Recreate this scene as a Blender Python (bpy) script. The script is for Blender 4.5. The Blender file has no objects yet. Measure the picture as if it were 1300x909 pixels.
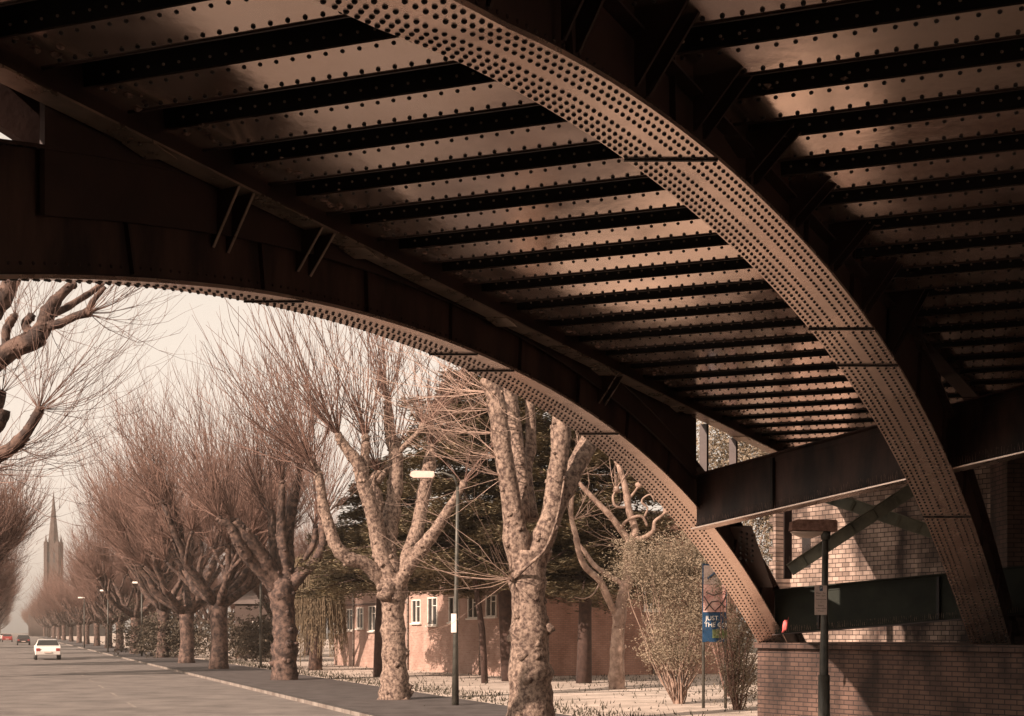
import bpy, math, random
from mathutils import Vector, Matrix
R = random.Random(7)
F = 1667.0; CZ = 2.0; HX = 650.0; HY = 800.0
scene = bpy.context.scene
COL = scene.collection

def P(px, py, Y):
    return Vector(((px-HX)/F*Y, Y, CZ+(HY-py)/F*Y))

# ------------------------------------------------------------------ materials
def new_mat(name):
    m = bpy.data.materials.new(name); m.use_nodes = True
    nt = m.node_tree; b = nt.nodes['Principled BSDF']
    return m, nt, b
def noisy(name, c1, c2, scale=4, rough=.7, metal=0., bump=.0, bscale=None, detail=6, stretch=None, rvar=.0, lo=.35, hi=.65, spec=None, world=True):
    m, nt, b = new_mat(name)
    N = nt.nodes; L = nt.links
    if world:
        geo = N.new('ShaderNodeNewGeometry'); src = geo.outputs['Position']
    else:
        tc = N.new('ShaderNodeTexCoord'); src = tc.outputs['Object']
    mp = N.new('ShaderNodeMapping'); L.new(src, mp.inputs[0])
    if stretch: mp.inputs['Scale'].default_value = stretch
    n = N.new('ShaderNodeTexNoise'); n.inputs['Scale'].default_value = scale; n.inputs['Detail'].default_value = detail
    n.inputs['Roughness'].default_value = .62
    L.new(mp.outputs[0], n.inputs['Vector'])
    r = N.new('ShaderNodeValToRGB'); r.color_ramp.elements[0].position = lo; r.color_ramp.elements[1].position = hi
    r.color_ramp.elements[0].color = (*c1, 1); r.color_ramp.elements[1].color = (*c2, 1)
    L.new(n.outputs['Fac'], r.inputs[0]); L.new(r.outputs[0], b.inputs['Base Color'])
    b.inputs['Roughness'].default_value = rough; b.inputs['Metallic'].default_value = metal
    if spec is not None: b.inputs['Specular IOR Level'].default_value = spec
    if rvar:
        mr = N.new('ShaderNodeMapRange'); mr.inputs['To Min'].default_value = rough-rvar; mr.inputs['To Max'].default_value = rough+rvar
        mr.inputs['From Min'].default_value = .3; mr.inputs['From Max'].default_value = .7
        L.new(n.outputs['Fac'], mr.inputs['Value']); L.new(mr.outputs[0], b.inputs['Roughness'])
    if bump:
        n2 = N.new('ShaderNodeTexNoise'); n2.inputs['Scale'].default_value = bscale or scale*4; n2.inputs['Detail'].default_value = 5
        L.new(mp.outputs[0], n2.inputs['Vector'])
        bp = N.new('ShaderNodeBump'); bp.inputs['Strength'].default_value = bump; bp.inputs['Distance'].default_value = .02
        L.new(n2.outputs['Fac'], bp.inputs['Height']); L.new(bp.outputs[0], b.inputs['Normal'])
    return m
def brick(name, cols, mortar, bw, bh, u=(1,0,0), rough=.85, msize=.012, stain=None, bias=0., rot=0.):
    """brick courses; u = horizontal unit direction of the wall"""
    m, nt, b = new_mat(name); N = nt.nodes; L = nt.links
    geo = N.new('ShaderNodeNewGeometry')
    dot = N.new('ShaderNodeVectorMath'); dot.operation = 'DOT_PRODUCT'; dot.inputs[1].default_value = u
    L.new(geo.outputs['Position'], dot.inputs[0])
    sep = N.new('ShaderNodeSeparateXYZ'); L.new(geo.outputs['Position'], sep.inputs[0])
    cmb = N.new('ShaderNodeCombineXYZ'); L.new(dot.outputs['Value'], cmb.inputs[0]); L.new(sep.outputs['Z'], cmb.inputs[1])
    bt = N.new('ShaderNodeTexBrick'); L.new(cmb.outputs[0], bt.inputs['Vector'])
    bt.inputs['Scale'].default_value = 1; bt.inputs['Brick Width'].default_value = bw; bt.inputs['Row Height'].default_value = bh
    bt.inputs['Mortar Size'].default_value = msize; bt.inputs['Mortar Smooth'].default_value = .2; bt.inputs['Bias'].default_value = bias
    bt.inputs['Color1'].default_value = (*cols[0],1); bt.inputs['Color2'].default_value = (*cols[1],1); bt.inputs['Mortar'].default_value = (*mortar,1)
    n = N.new('ShaderNodeTexNoise'); n.inputs['Scale'].default_value = 1.5; n.inputs['Detail'].default_value = 8
    mpn = N.new('ShaderNodeMapping'); mpn.inputs['Scale'].default_value = (1,1,.45); L.new(geo.outputs['Position'], mpn.inputs[0]); L.new(mpn.outputs[0], n.inputs['Vector'])
    r = N.new('ShaderNodeValToRGB'); r.color_ramp.elements[0].position = .35; r.color_ramp.elements[1].position = .62
    s = stain or (.55,.5,.48)
    r.color_ramp.elements[0].color = (*s,1); r.color_ramp.elements[1].color = (1,1,1,1)
    L.new(n.outputs['Fac'], r.inputs[0])
    mx = N.new('ShaderNodeMix'); mx.data_type = 'RGBA'; mx.blend_type = 'MULTIPLY'; mx.inputs[0].default_value = 1
    L.new(bt.outputs['Color'], mx.inputs[6]); L.new(r.outputs[0], mx.inputs[7]); L.new(mx.outputs[2], b.inputs['Base Color'])
    b.inputs['Roughness'].default_value = rough
    bp = N.new('ShaderNodeBump'); bp.inputs['Strength'].default_value = .6; bp.inputs['Distance'].default_value = .012; bp.invert = True
    L.new(bt.outputs['Fac'], bp.inputs['Height']); L.new(bp.outputs[0], b.inputs['Normal'])
    return m
def plain(name, c, rough=.6, metal=0., emit=None):
    m, nt, b = new_mat(name); b.inputs['Base Color'].default_value = (*c,1)
    b.inputs['Roughness'].default_value = rough; b.inputs['Metallic'].default_value = metal
    return m

M = {}
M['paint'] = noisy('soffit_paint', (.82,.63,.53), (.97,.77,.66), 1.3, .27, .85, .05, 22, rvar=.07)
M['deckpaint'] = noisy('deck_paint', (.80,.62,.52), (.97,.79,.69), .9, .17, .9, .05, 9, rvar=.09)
M['web'] = noisy('dark_steel', (.022,.011,.008), (.062,.029,.022), 1.2, .55, 0, .12, 14, lo=.3, hi=.75)  # near-black steel, the darker of the two web colours
M['weblit'] = noisy('lit_web_steel', (.022,.011,.009), (.13,.067,.05), 1.6, .5, 0, .12, 14, lo=.36, hi=.78, stretch=(1.6,1.6,.45))  # lighter web copy: brown light put into the colour, with rust streaks
M['brace'] = noisy('brace_paint', (.10,.10,.075), (.19,.185,.135), 3, .55, 0, .1, 20)
M['recess'] = noisy('trough_shade', (.010,.007,.006), (.020,.013,.011), 2, .6, 0, .05)  # shade inside the troughs put into a near-black colour
M['rivet'] = plain('rivet_dark', (.018,.010,.008), .5)  # near-black rivet heads and joint straps
M['rivetlight'] = plain('rivet_pale', (.42,.29,.22), .45, .3)  # pale heads on the dark trough webs
M['flange'] = noisy('girder_flange', (.32,.25,.19), (.55,.43,.34), 3, .3, .7, .08, 20, rvar=.08)
M['green'] = noisy('green_steel', (.009,.011,.007), (.022,.025,.016), 2, .85, 0, .1, 16)  # green base darkened to carry the shade on the lower beam
M['dirt'] = noisy('flaking_paint', (.05,.028,.02), (.42,.26,.2), 9, .8, 0, .6, 18, lo=.42, hi=.62)
M['asphalt'] = noisy('asphalt', (.09,.073,.064), (.17,.14,.122), .7, .9, 0, .3, 60)
M['pave'] = brick('paving_slabs', ((.36,.28,.235),(.42,.33,.28)), (.07,.055,.05), .6, .6, u=(.93,.36,0), msize=.012)
M['ground'] = noisy('soil_grass', (.022,.020,.011), (.055,.042,.026), 1.2, .95, 0, .6, 12)
M['bounceground'] = noisy('bounce_ground', (.30,.24,.195), (.54,.43,.36), .8, .95, 0, .5, 40)  # kept pale so the verge bounces light onto the soffits
M['kerb'] = brick('kerb_stone', ((.20,.165,.14),(.27,.225,.19)), (.05,.04,.035), .92, .3, u=(-.358,.934,0), msize=.02)
M['white'] = noisy('white_paint', (.62,.55,.48), (.78,.70,.62), 6, .6)
M['bark'] = noisy('plane_bark', (.055,.03,.022), (.29,.20,.15), 12., .85, 0, 1., 24, lo=.38, hi=.62, world=False, stretch=(1,1,.9))
M['barkdark'] = noisy('far_bark', (.028,.014,.010), (.13,.076,.056), 5.0, .85, 0, 1., 14, lo=.42, hi=.62, world=False, stretch=(1,1,1))
M['twig'] = noisy('twig_bark', (.105,.056,.042), (.23,.13,.098), 1.5, .8, world=False)
M['twigsunlit'] = noisy('sunlit_twig', (.28,.18,.135), (.44,.30,.235), 1.5, .8, world=False)  # brighter twig copy: sunlight put into the colour
M['birch'] = noisy('smooth_bark', (.17,.105,.077), (.34,.23,.175), 3.5, .8, 0, .5, 12, lo=.4, hi=.6, world=False)
M['cedartrunk'] = noisy('cedar_bark', (.035,.018,.013), (.075,.04,.03), 5, .9, 0, .6, 12, world=False)
M['needle'] = noisy('cedar_needles', (.06,.045,.022), (.26,.195,.105), .9, .8, lo=.35, hi=.7, world=False)
M['bush'] = noisy('pale_leaves', (.11,.082,.05), (.30,.225,.155), 1.7, .7, world=False)
M['willow'] = noisy('willow_strands', (.08,.055,.03), (.17,.115,.065), 1.7, .8, world=False)
M['darkleaf'] = noisy('dark_leaves', (.03,.022,.012), (.10,.07,.045), 1.5, .8, world=False)
M['stone'] = noisy('church_stone', (.045,.028,.022), (.08,.052,.041), .4, .9)
M['glass'] = plain('window_glass', (.03,.028,.026), .08)
M['lampmetal'] = noisy('lamp_post_paint', (.045,.042,.034), (.09,.08,.065), 6, .5, .2)
M['lamptop'] = noisy('lamp_canopy', (.16,.075,.05), (.36,.2,.15), 14, .8, 0, .4, 40)
M['lampbowl'] = plain('lamp_bowl', (.62,.47,.38), .35)
M['signplate'] = noisy('sign_plate', (.52,.38,.32), (.62,.47,.40), 8, .5)
M['ink'] = plain('sign_ink', (.03,.025,.025), .6)
M['blue'] = plain('sign_blue', (.012,.05,.11), .5)
M['pinkish'] = noisy('poster_pink', (.55,.25,.22), (.70,.45,.38), 3, .6)
M['lettering'] = plain('lettering_white', (.75,.68,.6), .6)
M['postergreen'] = noisy('poster_green', (.10,.13,.04), (.2,.22,.09), 9, .6)
M['carwhite'] = plain('white_car_paint', (.72,.66,.6), .25)
M['cardark'] = plain('dark_car_paint', (.03,.022,.02), .25)
M['carred'] = plain('red_car_paint', (.28,.04,.035), .3)
M['tyre'] = plain('tyre_rubber', (.02,.02,.02), .8)
M['rag'] = plain('pink_rag', (.75,.14,.13), .7)
M['roofslate'] = noisy('flat_roof', (.09,.065,.055), (.14,.1,.085), 2, .9)

# ------------------------------------------------------------------ mesh builder
class MB:
    def __init__(s): s.v=[]; s.f=[]; s.m=[]; s.mats=[]; s.smooth=[]
    def mi(s, mat):
        if mat not in s.mats: s.mats.append(mat)
        return s.mats.index(mat)
    def add(s, vs, fs, mat, smooth=False):
        o=len(s.v); s.v.extend(vs); k=s.mi(mat)
        for f in fs: s.f.append(tuple(i+o for i in f)); s.m.append(k); s.smooth.append(smooth)
    def hexa(s, b4, t4, mat):
        s.add(list(b4)+list(t4), [(3,2,1,0),(4,5,6,7),(0,1,5,4),(1,2,6,5),(2,3,7,6),(3,0,4,7)], mat)
    def box(s, c, ux, uy, uz, mat):
        c=Vector(c); ux=Vector(ux); uy=Vector(uy); uz=Vector(uz)
        b=[c-ux-uy-uz, c+ux-uy-uz, c+ux+uy-uz, c-ux+uy-uz]; t=[p+2*uz for p in b]
        s.hexa(b,t,mat)
    def aabb(s,x0,x1,y0,y1,z0,z1,mat):
        s.box(((x0+x1)/2,(y0+y1)/2,(z0+z1)/2),((x1-x0)/2,0,0),(0,(y1-y0)/2,0),(0,0,(z1-z0)/2),mat)
    def bar(s, a, b, w, h, mat, up=(0,0,1)):
        a=Vector(a); b=Vector(b); d=(b-a).normalized(); u=Vector(up)
        r=d.cross(u).normalized(); u2=r.cross(d).normalized()
        s.box((a+b)/2, (b-a)/2, r*w/2, u2*h/2, mat)
    def tube(s, pts, rad, mat, n=6, jit=0., rnd=None, cap=True, smooth=True):
        pts=[Vector(p) for p in pts]; k=len(pts)
        if k<2: return
        t=(pts[1]-pts[0]).normalized()
        a=t.orthogonal().normalized(); vs=[]
        for i,p in enumerate(pts):
            tn=(pts[min(i+1,k-1)]-pts[max(i-1,0)])
            if tn.length>1e-9: tn.normalize()
            else: tn=t
            a=(a-tn*a.dot(tn))
            if a.length<1e-6: a=tn.orthogonal()
            a.normalize(); b=tn.cross(a)
            for j in range(n):
                an=2*math.pi*j/n; r=rad[i]
                if jit: r*=1+rnd.uniform(-jit,jit)
                vs.append(p+a*(math.cos(an)*r)+b*(math.sin(an)*r))
        fs=[]
        for i in range(k-1):
            for j in range(n):
                q=(j+1)%n; fs.append((i*n+j,i*n+q,(i+1)*n+q,(i+1)*n+j))
        if cap and n>3:
            fs.append(tuple(range(n-1,-1,-1))); fs.append(tuple((k-1)*n+j for j in range(n)))
        s.add(vs,fs,mat,smooth)
    def rivet(s, p, nrm, tx, r, h, mat):
        """domed rivet head standing proud of a plate"""
        ty=nrm.cross(tx); vs=[]
        for rr,hh in ((r,0.),(r*.86,h*.6),(r*.45,h)):
            for j in range(7):
                a=2*math.pi*j/7; vs.append(p+tx*(math.cos(a)*rr)+ty*(math.sin(a)*rr)+nrm*hh)
        fs=[]
        for i in range(2):
            for j in range(7):
                q=(j+1)%7; fs.append((i*7+j,i*7+q,(i+1)*7+q,(i+1)*7+j))
        fs.append(tuple(14+j for j in range(7)))
        s.add(vs,fs,mat,True)
    def build(s, name, parent=None, origin=None, label=None):
        me=bpy.data.meshes.new(name)
        vs=s.v
        if origin is not None:
            o=Vector(origin); vs=[Vector(v)-o for v in vs]
        me.from_pydata([tuple(v) for v in vs],[],s.f)
        for m in s.mats: me.materials.append(m)
        me.polygons.foreach_set('material_index', s.m)
        me.polygons.foreach_set('use_smooth', s.smooth)
        me.update()
        ob=bpy.data.objects.new(name,me); COL.objects.link(ob)
        if parent is not None: ob.parent=parent
        elif origin is not None: ob.location=origin
        if label: ob['label']=label
        return ob
def thing(name,label,cat,loc=(0,0,0),rz=0,group=None):
    o=bpy.data.objects.new(name,None); COL.objects.link(o); o.location=loc; o.rotation_euler=(0,0,rz)
    o['label']=label; o['category']=cat; o.empty_display_size=.3
    if group: o['group']=group
    return o
def tag(o,label,cat,group=None):
    o['label']=label; o['category']=cat
    if group: o['group']=group
    return o
def struct(o,kind='structure'): o['kind']=kind; return o

# ------------------------------------------------------------------ bridge frame
ML=.55
def Bp(k,Y,z): return Vector((k+ML*Y,Y,z))
LV=Vector((ML,1,0)).normalized()
NR=Vector((LV.y,-LV.x,0))                      # towards the camera side (right)
TV=Vector((.944,-.331,0)).normalized()
c2=[3.444,-.072,-1.059,.084,-.24,.07]; c1=[3.322,-1.369,-1.156,-.235,-.036,.095]
def poly(c,s):
    u=(s-18)/8; return sum(c[i]*u**i for i in range(6))
def zrib2(Y):
    s=Y*1.1413
    if s<13.5: s0=13.5; s=18+(18-s); return 2+poly(c2,s)-(poly(c2,22.5)-poly(c2,13.5))*1.0
    if s>32.5: return 2+poly(c2,32.5)+(s-32.5)*(poly(c2,32.5)-poly(c2,32.4))*10
    return 2+poly(c2,s)
def zrib1(Y):
    s=Y*1.1413
    if s<8.5: s=12.75+(12.75-s); return 2+poly(c1,s)-(poly(c1,17.0)-poly(c1,8.5))
    if s>26.5: return 2+poly(c1,26.5)+(s-26.5)*(poly(c1,26.5)-poly(c1,26.4))*10
    return 2+poly(c1,s)
def zdeck(Yc): return 6.72-.0366*Yc
def zflange(Y): return 6.52-.0366*Y

bridge=thing('railway_bridge','dark riveted steel arch bridge seen from beneath, its two curved ribs crossing overhead','bridge',(0,14,0))
BO=Vector((0,14,0))
def bpart(mb,name,parent=bridge): return mb.build(name,parent,BO if parent is bridge else BO)

def resample(zf,Y0,Y1,step):
    pts=[];Y=Y0
    out=[(Y0,zf(Y0))]
    # walk at fine resolution
    acc=0;py,pz=Y0,zf(Y0);yy=Y0
    while yy<Y1:
        yy+=.01; z=zf(yy); d=math.hypot((yy-py)*1.1413,z-pz); acc+=d; py,pz=yy,z
        if acc>=step: out.append((yy,z)); acc-=step
    return out
def make_rib(zf,k0,k1,Y0,Y1,depth,seams,wm='web',rivets=True,rows=(.055,.165,.28,.42,.64,.78,.915),pitch=.102):
    S=resample(zf,Y0,Y1,.35)
    def nrm(Y):
        dz=(zf(Y+.05)-zf(Y-.05))/(.1*1.1413)
        t=Vector((LV.x,LV.y,dz)).normalized(); return NR.cross(t).normalized()*1, t
    fr=[]
    for Y,z in S:
        n,t=nrm(Y)
        if n.z<0: n=-n
        fr.append((Y,z,n,t))
    def sweep(mb,ka,kb,h0,h1,mat):
        vs=[];m=len(fr)
        for Y,z,n,t in fr:
            a0=h0(Y) if callable(h0) else h0; a1=h1(Y) if callable(h1) else h1
            for kk,hh in ((ka,a0),(kb,a0),(kb,a1),(ka,a1)): vs.append(Bp(kk,Y,z)+n*hh)
        fs=[]
        for i in range(m-1):
            for j in range(4):
                q=(j+1)%4; fs.append((i*4+j,(i+1)*4+j,(i+1)*4+q,i*4+q))
        fs.append((0,1,2,3)); fs.append(tuple((m-1)*4+j for j in (3,2,1,0)))
        mb.add(vs,fs,mat)
    w=k1-k0
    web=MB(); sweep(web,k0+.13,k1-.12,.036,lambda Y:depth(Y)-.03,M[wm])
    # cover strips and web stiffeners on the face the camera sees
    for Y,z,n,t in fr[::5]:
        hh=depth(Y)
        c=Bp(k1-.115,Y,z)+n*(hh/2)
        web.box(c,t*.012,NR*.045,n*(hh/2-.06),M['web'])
    rib=bpart(web,'arch_rib')
    sof=MB(); sweep(sof,k0,k1,0.,.034,M['paint'])
    # joint straps
    for Ys in seams:
        n,t=nrm(Ys); n=n if n.z>0 else -n
        z=zf(Ys); a=Bp(k0-.004,Ys,z)-n*.006; b=Bp(k1+.004,Ys,z)-n*.006
        sof.bar(a,b,.028,.022,M['rivet'],up=n)
    if rivets:
        rr=random.Random(3)
        for (Y,z) in resample(zf,Y0,Y1,pitch):
            n,t=nrm(Y); n=n if n.z>0 else -n
            if any(abs(Y-Ys)<.045 for Ys in seams): continue
            for q in rows:
                sof.rivet(Bp(k0+w*q,Y,z),-n,t,.0185,.015,M['rivet'])
    soff=bpart(sof,'soffit_plate',rib)
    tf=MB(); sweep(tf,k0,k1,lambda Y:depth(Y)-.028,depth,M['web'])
    for (Y,z) in resample(zf,Y0,Y1,.14) if rivets else []:
        n,t=nrm(Y); n=n if n.z>0 else -n
        tf.rivet(Bp(k1-.05,Y,z)+n*(depth(Y)-.028),-n,t,.018,.014,M['web'])
    # flaking paint and nesting dirt along the outer lip
    tf_o=bpart(tf,'top_flange',rib)
    # vertical rivet rows on web near bottom angle
    if rivets:
        a=MB()
        sweep(a,k1-.118,k1-.02,.036,.05,M['web']); 
        for (Y,z) in resample(zf,Y0,Y1,.12):
            n,t=nrm(Y); n=n if n.z>0 else -n
            a.rivet(Bp(k1-.118,Y,z)+n*.12,NR,t,.017,.014,M['web'])
        bpart(a,'angle_iron',rib)
    return rib,nrm
def dep2(Y):
    s=Y*1.1413
    return 1.05-.1*min(max((s-11)/7,0),1)-.2*min(max((s-18)/9,0),1)
def seamY(px,k): return -k/(ML-(px-HX)/F)
rib2,_=make_rib(zrib2,-10.0,-9.40,4.2,28.8,dep2,[seamY(p,-10.) for p in (310,545,594,735)]+[6.5],wm='weblit',rows=(.06,.185,.31,.50,.625),pitch=.115)
rib1,_=make_rib(zrib1,-4.87,-4.13,-.4,25.6,dep2,[seamY(p,-4.87) for p in (793,1027,1063,1172)]+[4.6])
rib0,_=make_rib(lambda Y:zrib1(Y+4.2),.95,1.6,-4.6,19.3,dep2,[],rivets=False)

# spandrel plates between ribs and girders, knee brackets
def spandrel(zf,kk,Ya,Yb,stiff):
    mb=MB(); n=40
    for i in range(n):
        a=Ya+(Yb-Ya)*i/n; b=Ya+(Yb-Ya)*(i+1)/n
        ba=zf(a)+.5; bb=zf(b)+.5; ta=zflange(a)+.3; tb=zflange(b)+.3
        if ta<=ba and tb<=bb: continue
        p=[Bp(kk-.02,a,ba),Bp(kk+.02,a,ba),Bp(kk+.02,b,bb),Bp(kk-.02,b,bb)]
        t=[Bp(kk-.02,a,ta),Bp(kk+.02,a,ta),Bp(kk+.02,b,tb),Bp(kk-.02,b,tb)]
        mb.hexa(p,t,M['web'])
    return bpart(mb,'spandrel_plate')
spandrel(zrib2,-9.44,10.4,23.0,0)
spandrel(zrib1,-4.45,4.5,17.6,0)
# lattice of open spandrel left of the crown on the far rib
def struts(zf,kk,Ys):
    for Y in Ys:
        mb=MB(); z0=zf(Y)+.9; z1=zflange(Y)+.1
        if z1-z0<.15: continue
        mb.bar(Bp(kk,Y,z0),Bp(kk,Y,z1),.14,.1,M['web'],up=LV)
        bpart(mb,'spandrel_post')
struts(zrib2,-9.65,(6.3,7.9,9.4,22.6,23.9,25.3))
struts(zrib1,-4.5,(18.6,19.8))
mb=MB(); mb.bar(P(-40,92,10.3),P(110,192,10.9),.1,.52,M['web'],up=(0,0,1)); bpart(mb,'spandrel_strut')
def knee(kk,Y,zf,reach,zlow,w=.18):
    mb=MB()
    for dy in (0,w):
        y=Y+dy
        zt=(zflange(y)+.0 if kk<-8 else zdeck(y)-.02)
        a=Bp(kk,y,zlow); b=Bp(kk,y,zt)
        c=b+NR*reach
        th=LV*.008
        # triangular gusset
        vs=[a-th,b-th,c-th,a+th,b+th,c+th]
        mb.add(vs,[(0,1,2),(5,4,3),(0,3,4,1),(1,4,5,2),(2,5,3,0)],M['web'])
        mb.bar(a+NR*.02,c,.028,.010,M['flange'] if kk<-8 else M['web'],up=NR)
    bpart(mb,'knee_bracket')
for Y in (12.2,13.3,19.6):
    knee(-9.5,Y,zrib2,.33,max(zrib2(Y)+.3,zflange(Y)-.52))
for Y in (5.2,6.2,7.2,8.2,9.2,10.2,11.3,12.4,13.6,14.8,16.0):
    knee(-4.2,Y,zrib1,.42,max(zrib1(Y)+.12,4.9))
# longitudinal girders
def girder(kk,Ya,Yb,lit):
    mb=MB(); n=18
    for i in range(n):
        a=Ya+(Yb-Ya)*i/n; b=Ya+(Yb-Ya)*(i+1)/n
        za,zb=zflange(a),zflange(b)
        def slab(k0,k1,h0,h1,mat,g=0.0):
            mb.hexa([Bp(k0,a,za+h0),Bp(k1,a,za+h0),Bp(k1,b-g,zb+h0),Bp(k0,b-g,zb+h0)],[Bp(k0,a,za+h1),Bp(k1,a,za+h1),Bp(k1,b-g,zb+h1),Bp(k0,b-g,zb+h1)],mat)
        slab(kk-.13,kk+.13,0,.02,lit,.012)
        slab(kk-.015,kk+.015,.02,.62,M['web'])
        slab(kk+.015,kk+.09,.02,.034,M['web'])
        if i%2==0: slab(kk-.135,kk+.135,-.012,-.001,lit,(b-a)*.82)
    return bpart(mb,'deck_girder')
girder(-9.24,3.,27.2,M['flange']); girder(-4.24,-6,24.5,M['web']); girder(1.3,-10,21,M['web'])
# flaking dirt lumps where troughs land on the girders
dm=MB(); rr=random.Random(11)
for kk,Ya,Yb,wd in ((-9.1,4,27,.42),(-3.85,4.5,19,.55)):
    Y=Ya
    while Y<Yb:
        Y+=rr.uniform(.04,.1)
        u=abs(rr.gauss(0,.5))*wd; z=zdeck(Y)-.004
        p=Bp(kk,Y,z)+NR*u
        r=rr.uniform(.015,.05)
        ph=(((Y+u*.2)-12.10)/.795)%1
        if ph>.5: continue
        vs=[p+Vector((math.cos(a)*r*rr.uniform(.6,1.3),math.sin(a)*r*rr.uniform(.6,1.3),0)) for a in (0,1.2,2.4,3.6,4.9)]
        vs.append(p-Vector((0,0,r*rr.uniform(.2,.8))))
        dm.add(vs,[(0,1,5),(1,2,5),(2,3,5),(3,4,5),(4,0,5)],M['dirt'])
struct_d=bpart(dm,'rust_flakes'); struct_d['kind']='stuff'

# corrugated trough deck
dk=MB()
def Dp(Yc,u,z): return Vector((-9.15+ML*Yc,Yc,z))+TV*u
U0,U1=-.12,18.0  # deck carried wide out of view to keep the right side dark
n=0
while True:
    Ya=12.10+.795*(n-24); 
    if Ya>27.2: break
    Yb=Ya+.403; Yc=Ya+.795
    za,zb,zc=zdeck(Ya),zdeck(Yb),zdeck(Yc); h=.30
    th=.016
    # light flat
    dk.hexa([Dp(Ya-.012,U0,za),Dp(Yb+.012,U0,zb),Dp(Yb+.012,U1,zb),Dp(Ya-.012,U1,za)][::-1],[Dp(Ya-.012,U0,za+th),Dp(Yb+.012,U0,zb+th),Dp(Yb+.012,U1,zb+th),Dp(Ya-.012,U1,za+th)][::-1],M['deckpaint'])
    # webs and crown of the trough
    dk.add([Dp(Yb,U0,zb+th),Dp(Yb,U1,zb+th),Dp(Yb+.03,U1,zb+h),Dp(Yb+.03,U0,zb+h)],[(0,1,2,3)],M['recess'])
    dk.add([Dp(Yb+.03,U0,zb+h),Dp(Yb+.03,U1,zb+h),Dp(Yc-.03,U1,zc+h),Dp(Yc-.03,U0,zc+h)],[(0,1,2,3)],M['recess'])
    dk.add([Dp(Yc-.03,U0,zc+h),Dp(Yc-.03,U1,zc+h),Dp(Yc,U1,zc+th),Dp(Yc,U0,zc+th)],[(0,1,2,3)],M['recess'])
    if 3.5<Ya:
        dn=Vector((0,0,-1))
        u=.1
        while u<15.5:
            for yy,z in ((Ya+.045,za),(Yb-.045,zb)):
                dk.rivet(Dp(yy,u+(0 if yy<Ya+.1 else .07),z),dn,TV,.0195,.016,M['rivet'])
            dk.rivet(Dp(Yc-.012,u+.03,zc+.09),Vector((-LV.x,-LV.y,0)),TV,.013,.012,M['rivetlight'])
            u+=.14
    # angle lip
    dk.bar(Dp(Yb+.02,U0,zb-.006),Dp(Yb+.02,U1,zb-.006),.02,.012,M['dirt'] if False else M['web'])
    n+=1
bpart(dk,'trough_deck')
sl=MB()
def slabp(Y,u,dz): return Dp(Y,u,zdeck(Y)+dz)
sl.hexa([slabp(-9,-.5,.36),slabp(-9,18.2,.36),slabp(31,18.2,.36),slabp(31,-.5,.36)],[slabp(-9,-.5,.75),slabp(-9,18.2,.75),slabp(31,18.2,.75),slabp(31,-.5,.75)],M['web'])
bpart(sl,'deck_slab')
pg=MB()
for i in range(20):
    a=-9+40*i/20; b=a+1.98
    pg.hexa([slabp(a,-.55,.0),slabp(a,-.45,.0),slabp(b,-.45,.0),slabp(b,-.55,.0)],[slabp(a,-.55,1.9),slabp(a,-.45,1.9),slabp(b,-.45,1.9),slabp(b,-.55,1.9)],M['web'])
bpart(pg,'parapet')

# cross beams with bird spikes
def cross_beam(A0,A1,B0,B1,ext,mat,flmat,wid,spikemat,stiffs):
    """A0/A1 bottom/top at far end, B0/B1 at near end; ext = how far past B"""
    mb=MB(); d=(B0-A0); dt=(B1-A1)
    E0=B0+d*ext; E1=B1+dt*ext
    side=Vector((-d.y,d.x,0)).normalized()
    if side.y>0: side=-side      # towards the camera
    w=.012
    mb.hexa([A0-side*w,A0+side*w,E0+side*w,E0-side*w],[A1-side*w,A1+side*w,E1+side*w,E1-side*w],mat)
    up=Vector((0,0,1))
    # bottom and top flanges
    for a,e,m2,s in ((A0,E0,flmat,-1),(A1,E1,mat,1)):
        mb.bar(a+up*.012*s,e+up*.012*s,wid,.022,m2)
        mb.bar(a-up*.05*s+side*.018,e-up*.05*s+side*.018,.012,.09,mat)
    # faint lap line
    mb.bar(A0.lerp(A1,.62)+side*.014,E0.lerp(E1,.62)+side*.014,.006,.012,mat)
    for t in stiffs:
        b=A0.lerp(E0,t); c=A1.lerp(E1,t)
        mb.bar(b+side*.05+up*.03,c+side*.05-up*.03,.05,.09,M['recess'],up=side)
    L=(E0-A0).length; nr=int(L/.11); 
    for i in range(nr):
        p=A0.lerp(E0,(i+.5)/nr)+up*.055+side*.024
        mb.rivet(p,side,up,.014,.012,mat)
    o=bpart(mb,'cross_beam')
    sp=MB(); r=random.Random(5); n=int(L/.04)
    for i in range(n):
        t=(i+.5)/n; b=A0.lerp(E0,t)+up*.026+side*(wid/2-.035)
        sp.tube([b,b+up*r.uniform(.10,.135)+side*r.uniform(-.035,.035)+d.normalized()*r.uniform(-.015,.015)],[.0038,.0026],spikemat,3,cap=False)
    s=bpart(sp,'bird_spikes',o)
    return o,side
ub,_=cross_beam(P(885,671,23.1),P(885,606,23.1),P(1213,595.5,19.4),P(1213,517,19.4),1.6,M['weblit'],M['paint'],.34,M['dirt'],(.13,.335,.62))
lb,_=cross_beam(P(984,805,27.2),P(984,750,27.2),P(1250,783,24.8),P(1250,725,24.8),.9,M['green'],M['web'],.3,M['dirt'],(.12,.42,.72))
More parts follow.
